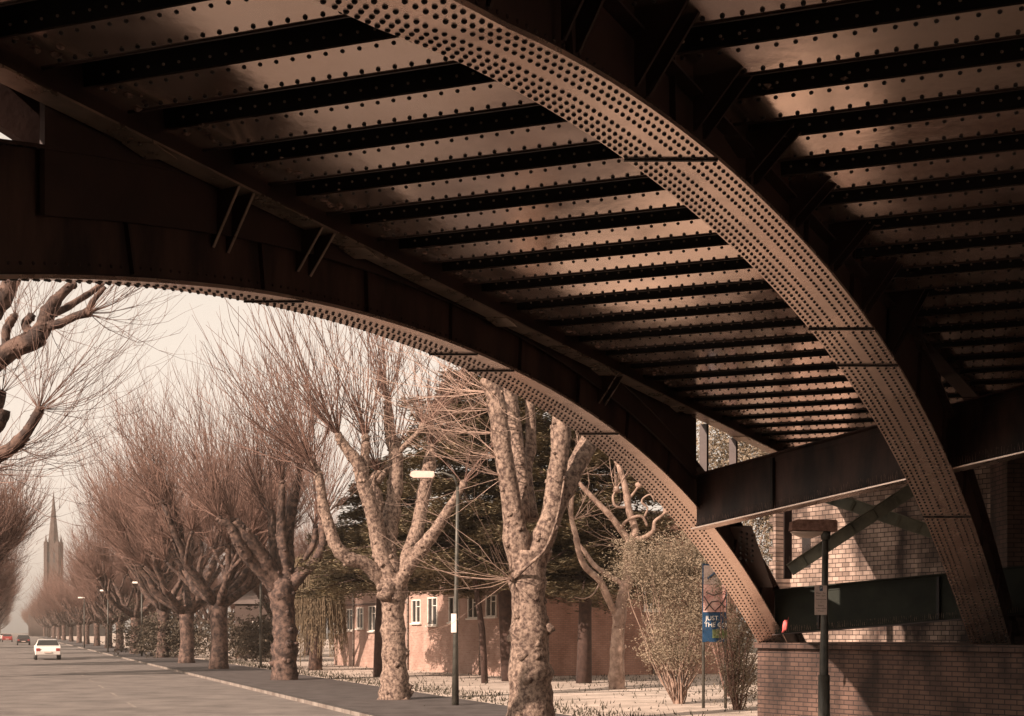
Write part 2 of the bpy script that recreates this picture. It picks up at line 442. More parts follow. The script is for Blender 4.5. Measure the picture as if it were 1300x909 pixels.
# X bracing
for (a,b,wd,yo) in (((1003,724,25.0),(1158,622,24.0),.23,0),((1040,628,25.3),(1185,676,24.2),.23,0)):
    mb=MB(); A=P(*a); B=P(*b); d=(B-A).normalized(); side=Vector((-.3,-.95,0)).normalized()
    upv=d.cross(side).normalized()
    if upv.z<0: upv=-upv
    mb.bar(A,B,.014,wd,M['brace'],up=upv)
    mb.bar(A+upv*wd/2-side*-.06,B+upv*wd/2-side*-.06,.12,.012,M['brace'],up=upv)
    for t in (.12,.3,.52,.7,.88):
        mb.bar(A.lerp(B,t)+side*.02-upv*wd*.4,A.lerp(B,t)+side*.02+upv*wd*.4,.05,.03,M['brace'],up=side)
    br=bpart(mb,'diagonal_brace')
    if a[0]<1010:
        sp=MB(); r=random.Random(8)
        for i in range(90):
            q=A.lerp(B,(i+.5)/90*.42)+upv*(wd/2+.005)+side*.03
            sp.tube([q,q+upv*.0+Vector((r.uniform(-.02,.02),0,r.uniform(.1,.14)))],[.0022,.0016],M['dirt'],3,cap=False)
        bpart(sp,'bird_spikes',br)
mb=MB(); mb.bar(P(1000,735,26.6),P(1000,640,26.6),.15,.12,M['web'],up=(0,1,0)); bpart(mb,'bearing_post')
# pier plate with holes rows beside the rib foot
mb=MB(); A=P(946,700,25.0)
mb.bar(P(940,668,24.6),P(968,745,26.2),.02,.42,M['web'],up=NR)
for i in range(6):
    for j in range(3):
        mb.rivet(P(941+j*7,676+i*6.5+j*2,24.2),Vector((.3,-.95,0)).normalized(),Vector((0,0,1)),.03,.02,M['rivet'])
bpart(mb,'gusset_plate')

# ------------------------------------------------------------------ abutment
wa=P(1003,800,32); wb=P(1330,800,26); wd=(wb-wa); wd.z=0; wd.normalize()
wn=Vector((wd.y,-wd.x,0)); wn=wn if wn.y<0 else -wn
M['blockwall']=brick('abutment_brick',((.42,.305,.245),(.20,.135,.105)),(.03,.018,.014),.21,.105,u=tuple(wd),msize=.009,stain=(.10,.07,.06))
M['pierbrick']=brick('pier_brick',((.13,.075,.055),(.09,.05,.038)),(.025,.015,.012),.23,.09,u=(.8,-.6,0),msize=.01,stain=(.2,.16,.14))  # darker brick: dimness of bench and pier put into the colour
ab=thing('brick_abutment','pale blockwork abutment wall behind the crossed braces, streaked with soot','wall',(wa.x,wa.y,0))
AO=Vector((wa.x,wa.y,0))
mb=MB(); end=wa+wd*34
a0=Vector((wa.x,wa.y,0)); e0=Vector((end.x,end.y,0)); back=-wn*1.6
mb.hexa([a0,e0,e0+back,a0+back],[p+Vector((0,0,7.0)) for p in (a0,e0,e0+back,a0+back)],M['blockwall'])
mb.build('wall',ab,AO)
# toothed quoin at the free end
mb=MB()
for i in range(30):
    w=.22 if i%2 else .10
    z=1.6+i*.18
    mb.box(a0+Vector((0,0,z))+wd*(-w/2),wd*(w/2),back*.3,Vector((0,0,.085)),M['blockwall'])
mb.build('quoin',ab,AO)
mb=MB()
mb.box(a0+Vector((0,0,4.0))+wd*.55+wn*.004,wd*.14,wn*.004,Vector((0,0,.5)),M['recess'])
mb.build('drain_recess',ab,AO)
# skewback / springing bench below the lower beam
mb=MB()
q0=a0+wd*2.7; q1=q0+wd*14
f=wn*3.6
mb.hexa([q0+wn*.001,q0+f,q1+f,q1+wn*.001],[p+Vector((0,0,1.62)) for p in (q0+wn*.001,q0+f,q1+f,q1+wn*.001)],M['pierbrick'])
mb.hexa([p+Vector((0,0,1.621)) for p in (q0+wn*.003,q0+f*1.03,q1+f*1.03,q1+wn*.003)],[p+Vector((0,0,1.74)) for p in (q0+wn*.003,q0+f*1.03,q1+f*1.03,q1+wn*.003)],M['pierbrick'])
mb.build('springing_bench',ab,AO)
pr=MB(); pc=P(1284,800,25.4)
pr.aabb(pc.x-.08,pc.x+.9,pc.y,pc.y+.9,0,5.9,M['pierbrick'])
tag(pr.build('brick_pier',None,(pc.x,pc.y,0)),'narrow brick pier standing in shadow at the right edge beyond the near arch','pier')
# abutment across the road, behind the left of the camera
lw=MB(); l0=Vector((-9.5,4.5,0)); l1=Vector((2.5,-22,0)); nn=Vector((-2,-1,0)).normalized()*1.5
lw.hexa([l0,l1,l1+nn,l0+nn],[p+Vector((0,0,6.9)) for p in (l0,l1,l1+nn,l0+nn)],M['blockwall'])
tag(lw.build('opposite_abutment',None,(l0.x,l0.y,0)),'brick abutment wall on the near side of the road behind the camera','wall')
# rag
rg=MB(); c=P(996,797,24.3); r=random.Random(2)
vs=[]; 
for i in range(5):
    for j in range(4):
        vs.append(c+Vector(((i-2)*.026+ (j*.010),(r.random()-.5)*.05,(j-1.5)*.075+(i*.018)+r.uniform(-.02,.02))))
rg.add(vs,[(i*4+j,(i+1)*4+j,(i+1)*4+j+1,i*4+j+1) for i in range(4) for j in range(3)],M['rag'],True)
ro=rg.build('rag',None,(c.x,c.y,c.z-.2)); tag(ro,'small bright pink rag caught beside the foot of the far arch','rag')
sm=ro.modifiers.new('t','SOLIDIFY'); sm.thickness=.006

# ------------------------------------------------------------------ ground, road
RT=-.384
def Rp(o,Y,z=0.): return Vector((o+RT*Y,Y,z))
g=MB(); g.add([(-690,-54,-.14),(890,-54,-.14),(890,890,-.14),(-690,890,-.14)],[(0,1,2,3)],M['ground'])
struct(g.build('ground'))
rd=MB(); rd.add([Rp(-1.6,-40,-.12),Rp(8.6,-40,-.12),Rp(8.6,885,-.12),Rp(-1.6,885,-.12)],[(0,1,2,3)],M['asphalt']); struct(rd.build('road'))
mk=MB()
for i in range(60):
    y=6+i*6.0; mk.add([Rp(3.45,y,-.115),Rp(3.55,y,-.115),Rp(3.55,y+2.4,-.115),Rp(3.45,y+2.4,-.115)],[(0,1,2,3)],M['kerb'])
struct(mk.build('road_markings'))
for nm,o0,o1 in (('pavement',8.75,13.2),('pavement',-5.2,-1.75)):
    p=MB(); a=[Rp(o0,-40,-.13),Rp(o1,-40,-.13),Rp(o1,885,-.13),Rp(o0,885,-.13)]; p.hexa(a,[Vector((q.x,q.y,0)) for q in a],M['pave']); struct(p.build(nm))
for o0,o1 in ((8.6,8.748),(-1.748,-1.6)):
    p=MB(); a=[Rp(o0,-40,-.13),Rp(o1,-40,-.13),Rp(o1,885,-.13),Rp(o0,885,-.13)]; p.hexa(a,[Vector((q.x,q.y,.006)) for q in a],M['kerb']); struct(p.build('kerb'))
gr=MB(); a=[Rp(13.21,-40,-.135),Rp(60,-40,-.135),Rp(90,885,-.135),Rp(13.21,885,-.135)]; gr.hexa(a,[Vector((q.x,q.y,-.02)) for q in a],M['bounceground']); struct(gr.build('bounce_verge'))  # broad pale verge added to bounce sun up to the soffits
# grass and leaf litter tufts on the verge
gt=MB(); r=random.Random(21)
for i in range(7000):
    Y=r.uniform(30,90); o=r.choice((13.3+abs(r.gauss(0,1.2)),r.gauss(25,4.5))); p=Rp(o,Y,-.02)
    if p.x-.55*p.y>-10.2 : continue
    h=r.uniform(.05,.16); a=r.uniform(0,6.3); w=.02
    dx=Vector((math.cos(a)*w,math.sin(a)*w,0)); t=p+Vector((r.uniform(-.06,.06),r.uniform(-.06,.06),h))
    gt.add([p-dx,p+dx,t],[(0,1,2)],M['ground'])
struct(gt.build('grass'),'stuff')

# ------------------------------------------------------------------ trees
WOB=[1.]
def twig(mb,p,d,L,r0,mat,rnd,up=.5,segs=5,sub=3,wob=.12,side_len=.5):
    wob=wob*WOB[0]
    pts=[p.copy()]; dd=d.normalized(); q=p.copy()
    for i in range(segs):
        dd=(dd+Vector((rnd.gauss(0,wob),rnd.gauss(0,wob),rnd.gauss(0,wob)+up/segs))).normalized()
        q=q+dd*(L/segs); pts.append(q.copy())
    rad=[r0*(1-.75*i/segs) for i in range(segs+1)]
    mb.tube(pts,rad,mat,3,cap=False)
    for k in range(sub):
        i=rnd.randint(1,segs-1); a=pts[i]; t=(pts[i+1]-pts[i]).normalized()
        o=Vector((rnd.gauss(0,1),rnd.gauss(0,1),rnd.gauss(.2,.8))).normalized()
        twig(mb,a,(t+o*.55),L*side_len*rnd.uniform(.5,1)*(1-i/segs*.4),r0*.55,mat,rnd,up*.5,3,0,wob)
def limb_pts(a,b,rnd,bend=.25,n=6,sag=0):
    """wavering limb from a to b"""
    L=(b-a).length; off=Vector((rnd.uniform(-1,1),rnd.uniform(-1,1),rnd.uniform(-.3,.3)))*bend*L*.3
    out=[]
    for i in range(n+1):
        t=i/n; k=math.sin(t*math.pi)
        out.append(a.lerp(b,t)+off*k-Vector((0,0,sag*k))+Vector((rnd.gauss(0,1),rnd.gauss(0,1),rnd.gauss(0,1)))*.02*L*(k))
    return out
def knob(mb,c,r,mat,rnd):
    n=8;rings=5;vs=[]
    for i in range(rings+1):
        th=math.pi*i/rings
        for j in range(n):
            a=2*math.pi*j/n; q=r*(1+rnd.uniform(-.3,.3)); vs.append(c+Vector((math.sin(th)*math.cos(a)*q,math.sin(th)*math.sin(a)*q,math.cos(th)*q*.9)))
    mb.add(vs,[(i*n+j,i*n+(j+1)%n,(i+1)*n+(j+1)%n,(i+1)*n+j) for i in range(rings) for j in range(n)],mat,True)
def head_twigs(tw,c,out,n,L,rnd,r0=.016,mat=None,spread=.8,up=.6,sub=3,wob=.11,base=.14):
    for i in range(n):
        d=(out*.9+Vector((rnd.gauss(0,spread),rnd.gauss(0,spread),rnd.gauss(.35,spread*.7)))).normalized()
        twig(tw,c+d*base,d,L*rnd.uniform(.55,1.1),r0*rnd.uniform(.7,1.25),mat or M['twig'],rnd,up,6,sub,wob)
def pollard_mesh(seed,bark,dens=1.0,twr=.020):
    rnd=random.Random(seed); tr=MB(); tw=MB()
    H=rnd.uniform(2.9,3.6); r=.40
    tr.tube([Vector((0,0,-.15)),Vector((0,0,.3)),Vector((.03,.02,1.2)),Vector((0,.05,2.2)),Vector((0,0,H)),Vector((0,0,H+.4))],[.55,.44,.39,.38,.44,.2],bark,10,.07,rnd)
    nl=rnd.randint(5,7); heads=[]
    a0=rnd.uniform(0,6.28)
    for i in range(nl):
        a=a0+i*2*math.pi/nl+rnd.uniform(-.3,.3); rr=rnd.uniform(1.6,4.2)
        z=rnd.uniform(5.2,8.4)
        a_=Vector((math.cos(a)*.12,math.sin(a)*.12,H-.1)); b_=Vector((math.cos(a)*rr,math.sin(a)*rr,z))
        mid=a_.lerp(b_,.45)+Vector((math.cos(a)*.35,math.sin(a)*.35,-.35))
        pts=limb_pts(a_,mid,rnd,.1,3)[:-1]+limb_pts(mid,b_,rnd,.15,4)
        k=len(pts); tr.tube(pts,[.24-.12*j/(k-1) for j in range(k)],bark,8,.08,rnd)
        knob(tr,b_,.17,bark,rnd); heads.append((b_,Vector((math.cos(a)*.7,math.sin(a)*.7,.9))))
        for s in range(rnd.randint(2,3)):
            st=pts[rnd.randint(2,k-3)]; a2=a+rnd.choice((-1,1))*rnd.uniform(.5,1.1)
            e=st+Vector((math.cos(a2),math.sin(a2),rnd.uniform(.9,1.8)))*rnd.uniform(.9,1.5)
            p2=limb_pts(st,e,rnd,.2,4); tr.tube(p2,[.12-.05*j/4 for j in range(5)],bark,6,.08,rnd)
            knob(tr,e,.11,bark,rnd); heads.append((e,Vector((math.cos(a2)*.7,math.sin(a2)*.7,.9))))
    for c,o in heads:
        head_twigs(tw,c,o,int(34*dens),rnd.uniform(4.2,5.8),rnd,twr,None,.46,.8,4,.15)
        head_twigs(tw,c,o,int(14*dens),2.8,rnd,twr*.8,None,.95,.4,2,.2)
    return tr,tw
GROUPR='pollarded plane trees lining the avenue'
variants=[]
proto_root=None
def gen_variant(seed,bark,dens=1.0,twr=.02):
    tr,tw=pollard_mesh(seed,bark,dens,twr)
    root=thing('plane_tree','x','tree',(0,0,0),0,GROUPR)
    tr.build('trunk',root); tw.build('crown',root)
    return root
protos=[gen_variant(31,M['barkdark']),gen_variant(47,M['barkdark']),gen_variant(59,M['barkdark']),gen_variant(83,M['barkdark'])]
used=[False]*4
def place_tree(i,loc,rz,sc,label,group=GROUPR):
    root=protos[i]
    if used[i]:
        c=root.copy(); COL.objects.link(c)
        for ch in list(root.children):
            k=ch.copy(); COL.objects.link(k); k.parent=c
        root=c
    used[i]=True
    root.location=loc; root.rotation_euler=(0,0,rz); root.scale=(sc,sc,sc); root['label']=label; root['group']=group
    return root
r=random.Random(4)
rightrow=[68,80,96,112,128,148,166,186,208,232,260,290,322,358,400,450,510,580]
special={0:'dark-forked pollard fourth from the bridge in the right-hand avenue row',1:'slim pollard fifth from the bridge in the right-hand avenue row'}
for i,Y in enumerate(rightrow):
    place_tree((i*3+1)%4,Rp(11.1+r.uniform(-.3,.3),Y,-.02),r.uniform(0,6.28),r.uniform(1.05,1.14)*(1 if Y<120 else .86),special.get(i,'bare pollarded plane in the receding right-hand avenue row'))
leftrow=[58,76,94,114,136,160,188,220,256,300,350,420,500,590]
for i,Y in enumerate(leftrow):
    place_tree((i+1)%4,Rp(-3.7+r.uniform(-.3,.3),Y,-.02),r.uniform(0,6.28),r.uniform(.84,.92),'bare pollarded plane in the receding left-hand avenue row' if i>0 else 'nearer bare plane of the left-hand avenue row, only its twigs showing')
for i,(o,Y) in enumerate([(19,88),(24,105),(20,125),(27,140),(22,160),(30,175),(24,200),(33,225),(26,250),(22,290),(34,320),(28,370),(40,90),(36,118),(44,150),(-12,150),(-14,190),(-12,240),(-15,300),(-14,380)]):
    place_tree(i%4,Rp(o,Y,-.02),r.uniform(0,6.28),r.uniform(.78,.95),'bare round-headed garden tree behind the avenue rows','bare trees in the gardens behind the avenue')

def custom_tree(name,label,cat,base,trunk,limbs,heads,bark,twmat,seed,group=None,tw_r=.013,extra=None,jit=.06):
    """limbs: list of (pts[(px,py,Y)], r0, r1); heads: (px,py,Y,outdir,n,L,up,spread)"""
    rnd=random.Random(seed); B=Vector(base)
    root=thing(name,label,cat,base,0,group)
    tr=MB()
    def smooth(pts):
        # Catmull-Rom through the control points
        v=[P(*p) if not isinstance(p,Vector) else p for p in pts]
        if len(v)<3: return v
        out=[]
        for i in range(len(v)-1):
            p0=v[max(i-1,0)];p1=v[i];p2=v[i+1];p3=v[min(i+2,len(v)-1)]
            for k in range(4):
                t=k/4; out.append(.5*((2*p1)+(p2-p0)*t+(2*p0-5*p1+4*p2-p3)*t*t+(3*p1-p0-3*p2+p3)*t**3))
        out.append(v[-1]); return out
    for pts,radii in [trunk]+limbs:
        s=smooth(pts); k=len(s)
        if isinstance(radii,(tuple,list)) and len(radii)==len(pts):
            rr=[]
            for i in range(k):
                t=i/(k-1)*(len(pts)-1); a=int(min(t,len(pts)-2)); rr.append(radii[a]+(radii[a+1]-radii[a])*(t-a))
        else: rr=[radii[0]+(radii[1]-radii[0])*i/(k-1) for i in range(k)]
        # swellings and pruning scars
        rr=[q*(1+(.16 if rnd.random()<.18 else 0)) for q in rr]
        tr.tube(s,rr,bark,14 if rr[0]>.1 else 7,jit,rnd)
        if rr[0]>.15:
            for q in range(int(len(s)*1.6)):
                j=rnd.randint(0,len(s)-2); a=rnd.uniform(0,6.28); ax=(s[j+1]-s[j]).normalized(); o=ax.orthogonal().normalized(); o=Matrix.Rotation(a,3,ax)@o
                knob(tr,s[j].lerp(s[j+1],rnd.random())+o*rr[j]*.86,rr[j]*rnd.uniform(.16,.34),bark,rnd)
    tw=MB()
    for h in heads:
        px,py,Y,od,n,L,up,sp=h[:8]; c=P(px,py,Y)
        if len(h)<9: knob(tr,c,.13 if tw_r>.008 else .065,bark,rnd)
        head_twigs(tw,c,Vector(od),n,L,rnd,tw_r,twmat,sp,up,3,.10,.05)
    tr.build('trunk',root,B); 
    if tw.v: tw.build('crown',root,B)
    return root
WOB[0]=1.45
# T1 big plane right behind the far arch
Y=28.
T1=custom_tree('plane_tree','thick knobbly trunk of the large plane nearest the bridge, splitting into upright limbs','tree',(P(672,800,Y).x,Y,-.02),
 ([(673,922,Y),(674,880,Y),(672,830,Y),(672,790,Y),(670,740,Y),(672,700,Y)],[.56,.46,.42,.38,.36,.40]),
 [([(665,720,Y),(655,680,Y-.1),(650,640,Y-.2),(641,590,Y-.3),(634,540,Y-.3),(628,500,Y-.3),(618,478,Y-.3)],[0.288,0.264,0.216,0.192,0.192,0.2,0.16]),
  ([(676,720,Y),(686,690,Y),(700,655,Y),(705,610,Y),(711,570,Y),(712,490,Y)],[0.288,0.264,0.232,0.2,0.192,0.176]),
  ([(695,670,Y+.1),(712,630,Y+.4),(735,585,Y+.8),(760,540,Y+1.2),(790,485,Y+1.4)],[0.224,0.208,0.216,0.2,0.16]),
  ([(664,660,Y+.3),(662,610,Y+.6),(656,560,Y+.8),(650,520,Y+.9),(642,470,Y+1)],[0.16,0.16,0.136,0.128,0.12]),
  ([(676,660,Y+.6),(668,600,Y+1),(674,560,Y+1.2),(671,480,Y+1.2)],[0.144,0.136,0.12,0.096]),
  ([(668,600,Y+1),(658,540,Y+1.3),(652,495,Y+1.5)],[0.08,0.072,0.064]),
  ([(652,735,Y-.3),(668,720,Y-.6),(690,700,Y-.8),(703,672,Y-.9),(711,640,Y-1.),(716,610,Y-1.)],[0.04,0.036,0.032,0.028,0.024,0.016]),
 ],
 [(623,497,Y-.3,(-1.,-.1,.0),22,4.2,.5,.75,1),(626,520,Y-.3,(-1.,-.1,-.2),10,4.0,.5,.5,1),(630,550,Y-.3,(-1.,-.2,-.25),14,4.0,.6,.5,1),(635,580,Y-.3,(-1.,-.2,-.35),12,3.7,.8,.45,1),(641,605,Y-.3,(-1,-.2,-.5),10,3.4,.9,.4,1),
  (650,735,Y-.35,(-.9,-.4,-.3),14,3.2,.5,.55),(618,480,Y-.3,(-.5,0,.8),24,3.5,.3,.6),(712,490,Y,(0,0,1),12,3,.3,.5),(790,485,Y+1.4,(.3,0,1),12,3,.3,.5),(642,470,Y+1,(-.2,0,1),14,3,.3,.6)],
 M['bark'],M['twigsunlit'],5,GROUPR,.008)
WOB[0]=1.15
# T2
Y=38.
T2=custom_tree('plane_tree','candelabra-shaped plane with knuckled limbs, second from the bridge','tree',(P(500,800,Y).x,Y,-.02),
 ([(501,895,Y),(501,860,Y),(500,820,Y),(499,780,Y),(500,750,Y),(501,735,Y)],[.46,.37,.34,.32,.36,.36]),
 [([(495,750,Y),(482,732,Y),(462,715,Y-.3),(440,708,Y-.5),(425,690,Y-.6),(416,662,Y-.6),(410,640,Y-.6),(405,605,Y-.7),(396,590,Y-.7)],[.25,.24,.2,.19,.18,.17,.15,.13,.12]),
  ([(497,745,Y),(483,700,Y),(478,670,Y),(470,640,Y-.2),(461,615,Y-.3),(455,590,Y-.4),(440,570,Y-.5),(430,555,Y-.6)],[.26,.24,.24,.22,.2,.18,.15,.12]),
  ([(461,610,Y-.3),(463,585,Y-.2),(464,560,Y-.2)],[.16,.13,.12]),
  ([(502,745,Y),(493,705,Y+.2),(494,675,Y+.4),(499,640,Y+.5),(503,600,Y+.5),(502,575,Y+.5),(494,545,Y+.5),(492,515,Y+.4)],[.27,.24,.24,.22,.2,.2,.15,.11]),
  ([(490,690,Y+.6),(483,660,Y+.9),(480,630,Y+1),(473,612,Y+1),(480,600,Y+1.1)],[.15,.15,.13,.12,.1]),
  ([(480,612,Y+1),(492,595,Y+1.1),(498,588,Y+1.1)],[.1,.09,.08]),
  ([(503,745,Y),(519,700,Y+.4),(530,670,Y+.7),(536,635,Y+.9),(543,600,Y+1),(548,570,Y+1)],[.22,.2,.2,.2,.19,.15]),
  ([(505,752,Y),(512,732,Y-.3),(530,703,Y-.6),(552,675,Y-.9),(570,645,Y-1.1),(588,615,Y-1.3)],[.2,.19,.19,.17,.13,.07]),
  ([(503,577,Y+.5),(520,560,Y+.3),(537,543,Y+.1)],[.09,.08,.07]),
  ([(494,745,Y-.2),(486,760,Y-.4)],[.3,.2]),
 ],
 [(396,588,Y-.7,(-.8,-.2,.6),34,5.2,.8,.5),(430,553,Y-.6,(-.7,0,.8),38,5.4,.7,.48),(464,556,Y-.2,(-.1,0,1),32,5.2,.4,.45),(492,512,Y+.4,(0,0,1),28,4.2,.4,.4),
  (480,600,Y+1.1,(-.2,0,1),22,4.4,.4,.4),(548,568,Y+1,(.3,0,1),26,3.8,.3,.6),(537,543,Y+.1,(.6,0,.8),22,3.4,.3,.5),(404,605,Y-.7,(-.8,-.2,.5),18,3.8,.8,.4),(588,615,Y-1.3,(.5,0,.8),8,1.8,.3,.5),(502,575,Y+.5,(0,0,1),16,4.0,.4,.45)],
 M['bark'],M['twig'],9,GROUPR,.019)
# T3
Y=53.
T3=custom_tree('plane_tree','dark plane tree with a forward-leaning burred limb, third from the bridge','tree',(P(361,800,Y).x,Y,-.02),
 ([(361,868,Y),(361,840,Y),(362,810,Y),(360,780,Y),(358,755,Y),(362,735,Y)],[.6,.5,.47,.46,.5,.46]),
 [([(352,748,Y),(335,730,Y-.4),(318,712,Y-.8),(303,690,Y-1.2),(292,668,Y-1.4),(278,660,Y-1.6)],[.28,.24,.2,.22,.16,.12]),
  ([(356,740,Y),(340,720,Y-.3),(325,700,Y-.6),(308,680,Y-.9),(296,662,Y-1.1)],[.36,.34,.38,.36,.25]),
  ([(362,740,Y),(352,705,Y+.2),(347,680,Y+.3),(345,655,Y+.3),(331,632,Y+.3)],[.26,.24,.2,.17,.12]),
  ([(364,738,Y),(360,705,Y),(357,675,Y),(357,645,Y),(358,615,Y)],[.26,.22,.2,.17,.12]),
  ([(366,740,Y),(364,700,Y+.6),(366,665,Y+.8),(372,635,Y+1),(380,605,Y+1)],[.3,.27,.25,.22,.14]),
  ([(370,745,Y),(382,730,Y-.2),(398,715,Y-.3),(410,690,Y-.5),(408,665,Y-.5)],[.26,.22,.2,.17,.12]),
  ([(372,735,Y),(385,712,Y+.5),(398,690,Y+.7),(400,670,Y+.8)],[.16,.14,.12,.1])],
 [(278,658,Y-1.6,(-.7,-.2,.7),48,6.2,.8,.38),(296,660,Y-1.1,(-.6,0,.8),48,6.7,.7,.36),(331,630,Y+.3,(-.4,0,1),48,6.7,.6,.36),(358,612,Y,(0,0,1),43,6.0,.5,.38),(380,603,Y+1,(.1,0,1),40,6.0,.5,.4),(408,663,Y-.5,(.3,-.2,1),33,5.1,.5,.45),(400,668,Y+.8,(.1,0,1),28,5.3,.5,.45),(345,655,Y+.3,(-.4,0,.9),21,5.3,.7,.5)],
 M['barkdark'],M['twig'],13,GROUPR,.019)
WOB[0]=1.5
# left near tree: only limbs reach into the picture
Y=20.
TL=custom_tree('plane_tree','plane at the left edge whose limbs and drooping twigs cross the sky','tree',(P(-250,800,Y).x,Y,-.02),
 ([(-250,965,Y),(-250,900,Y),(-248,820,Y),(-245,740,Y),(-240,690,Y)],[.55,.45,.42,.42,.45]),
 [([(-240,700,Y),(-170,600,Y),(-90,520,Y),(-30,475,Y),(17,443,Y),(43,431,Y),(54,417,Y),(62,395,Y),(74,378,Y),(92,360,Y)],[.36,.3,.24,.18,.145,.15,.13,.11,.08,.06]),
  ([(56,414,Y),(75,411,Y-.1),(94,402,Y-.2),(110,397,Y-.3)],[.08,.065,.06,.07]),
  ([(62,400,Y),(82,392,Y+.2),(98,382,Y+.3),(120,368,Y+.5),(140,350,Y+.5)],[.07,.055,.05,.045,.04]),
  ([(110,397,Y-.3),(120,380,Y-.3),(134,364,Y-.3)],[.05,.04,.03]),
  ([(8,440,Y),(8,420,Y),(14,408,Y),(18,402,Y)],[.07,.06,.07,.05]),
  ([(40,425,Y+.1),(32,412,Y+.1),(40,402,Y+.1)],[.09,.06,.05]),
  ([(-240,700,Y),(-160,650,Y-.4),(-70,610,Y-.6),(-10,583,Y-.8),(18,566,Y-.8),(34,548,Y-.9),(50,522,Y-.9)],[.3,.22,.16,.11,.09,.075,.07]),
  ([(-240,700,Y),(-190,560,Y+.5),(-120,480,Y+.5),(-50,430,Y+.5),(-10,395,Y+.5),(10,368,Y+.5),(18,340,Y+.5)],[.34,.3,.26,.2,.15,.13,.12]),
  ([(-200,620,Y),(-120,590,Y+.3),(-50,570,Y+.3),(-14,548,Y+.3),(0,532,Y+.3),(4,520,Y+.3)],[.22,.18,.16,.13,.12,.11]),
  ([(-14,560,Y+.3),(-6,525,Y+.4),(2,500,Y+.4)],[.1,.09,.08])],
 [(112,397,Y-.3,(1.,-.1,-.1),18,2.36,.9,.34),(112,397,Y-.3,(.5,.1,-.9),9,1.89,1.6,.35),(50,520,Y-.9,(1.,-.1,-.25),19,2.63,.9,.38),(50,520,Y-.9,(.4,0,1),18,2.56,.2,.4),(50,520,Y-.9,(-.6,0,.6),9,2.16,.4,.5),
  (140,352,Y+.5,(.6,0,.3),12,2.29,.3,.5),(92,362,Y,(.3,0,1),6,1.76,.2,.5),(18,402,Y,(.2,0,1),9,1.62,.2,.5),(2,500,Y+.4,(.6,0,.6),13,2.29,.3,.5),(40,402,Y+.1,(.2,0,1),6,1.62,.2,.5),
  (20,566,Y-.8,(.8,0,-.6),13,2.56,1.2,.4),(-12,585,Y-.8,(.9,0,-.4),13,2.84,.9,.35),(-30,600,Y-.8,(.9,0,-.5),12,2.97,.9,.35),(60,412,Y,(.5,.2,-1),9,1.89,.9,.5)],
 M['barkdark'],M['twig'],17,GROUPR,.0058)
WOB[0]=1.6
# small knotty tree in front of the dark brick wing
Y=45.
T5=custom_tree('knotty_tree','slender pale tree with crooked pruned branches in front of the shaded brick wing','tree',(P(783,800,Y).x,Y,-.02),
 ([(783,878,Y),(783,850,Y),(784,815,Y),(786,785,Y),(790,760,Y),(796,735,Y),(799,700,Y),(800,685,Y)],[.30,.25,.23,.21,.19,.19,.19,.18]),
 [([(784,783,Y),(774,765,Y-.2),(762,738,Y-.4),(745,722,Y-.5),(736,705,Y-.6),(731,680,Y-.6),(725,655,Y-.6),(726,630,Y-.6),(728,605,Y-.6)],[.12,.11,.11,.11,.1,.09,.08,.07,.05]),
  ([(793,742,Y),(775,732,Y+.2),(755,718,Y+.3),(742,700,Y+.4),(734,690,Y+.4)],[.1,.09,.09,.08,.06]),
  ([(800,688,Y),(790,675,Y-.1),(775,655,Y-.2),(760,640,Y-.3),(743,622,Y-.4),(730,608,Y-.4)],[.13,.12,.1,.09,.08,.06]),
  ([(800,688,Y),(806,672,Y),(799,650,Y),(795,625,Y),(790,605,Y),(785,590,Y)],[.14,.13,.12,.11,.1,.08]),
  ([(806,684,Y),(818,682,Y-.2),(829,674,Y-.3),(831,662,Y-.3),(840,655,Y-.3),(846,648,Y-.3)],[.09,.08,.07,.06,.05,.04]),
  ([(790,676,Y),(792,665,Y-.3),(803,657,Y-.4),(815,656,Y-.4),(822,668,Y-.4)],[.06,.055,.05,.05,.045]),
  ([(795,644,Y),(782,643,Y-.1),(778,632,Y-.1),(782,622,Y-.1)],[.05,.045,.04,.035]),
  ([(818,656,Y-.4),(822,645,Y-.4),(815,638,Y-.4),(817,632,Y-.4),(826,628,Y-.4),(831,637,Y-.4)],[.04,.035,.035,.03,.03,.02]),
  ([(797,635,Y),(805,625,Y),(812,615,Y)],[.05,.04,.03]),
  ([(706+60,728,Y),(755,752,Y-.8),(742,760,Y-1),(729,758,Y-1.1)],[.03,.025,.02,.015])],
 [(785,588,Y,(0,0,1),10,1.8,.2,.6),(730,606,Y-.5,(.2,0,.6),14,2.2,.1,.7),(846,648,Y-.3,(.7,0,.6),8,1.2,.2,.6),(728,660,Y-.6,(.9,0,.2),8,2.4,.1,.4,1),(782,622,Y-.1,(0,0,1),8,1.4,.2,.7),(812,615,Y,(.5,0,.8),8,1.2,.2,.6),(799,700,Y,(-1,-.2,.2),5,2.4,.0,.3,1)],
 M['birch'],M['twigsunlit'],23,None,.012)
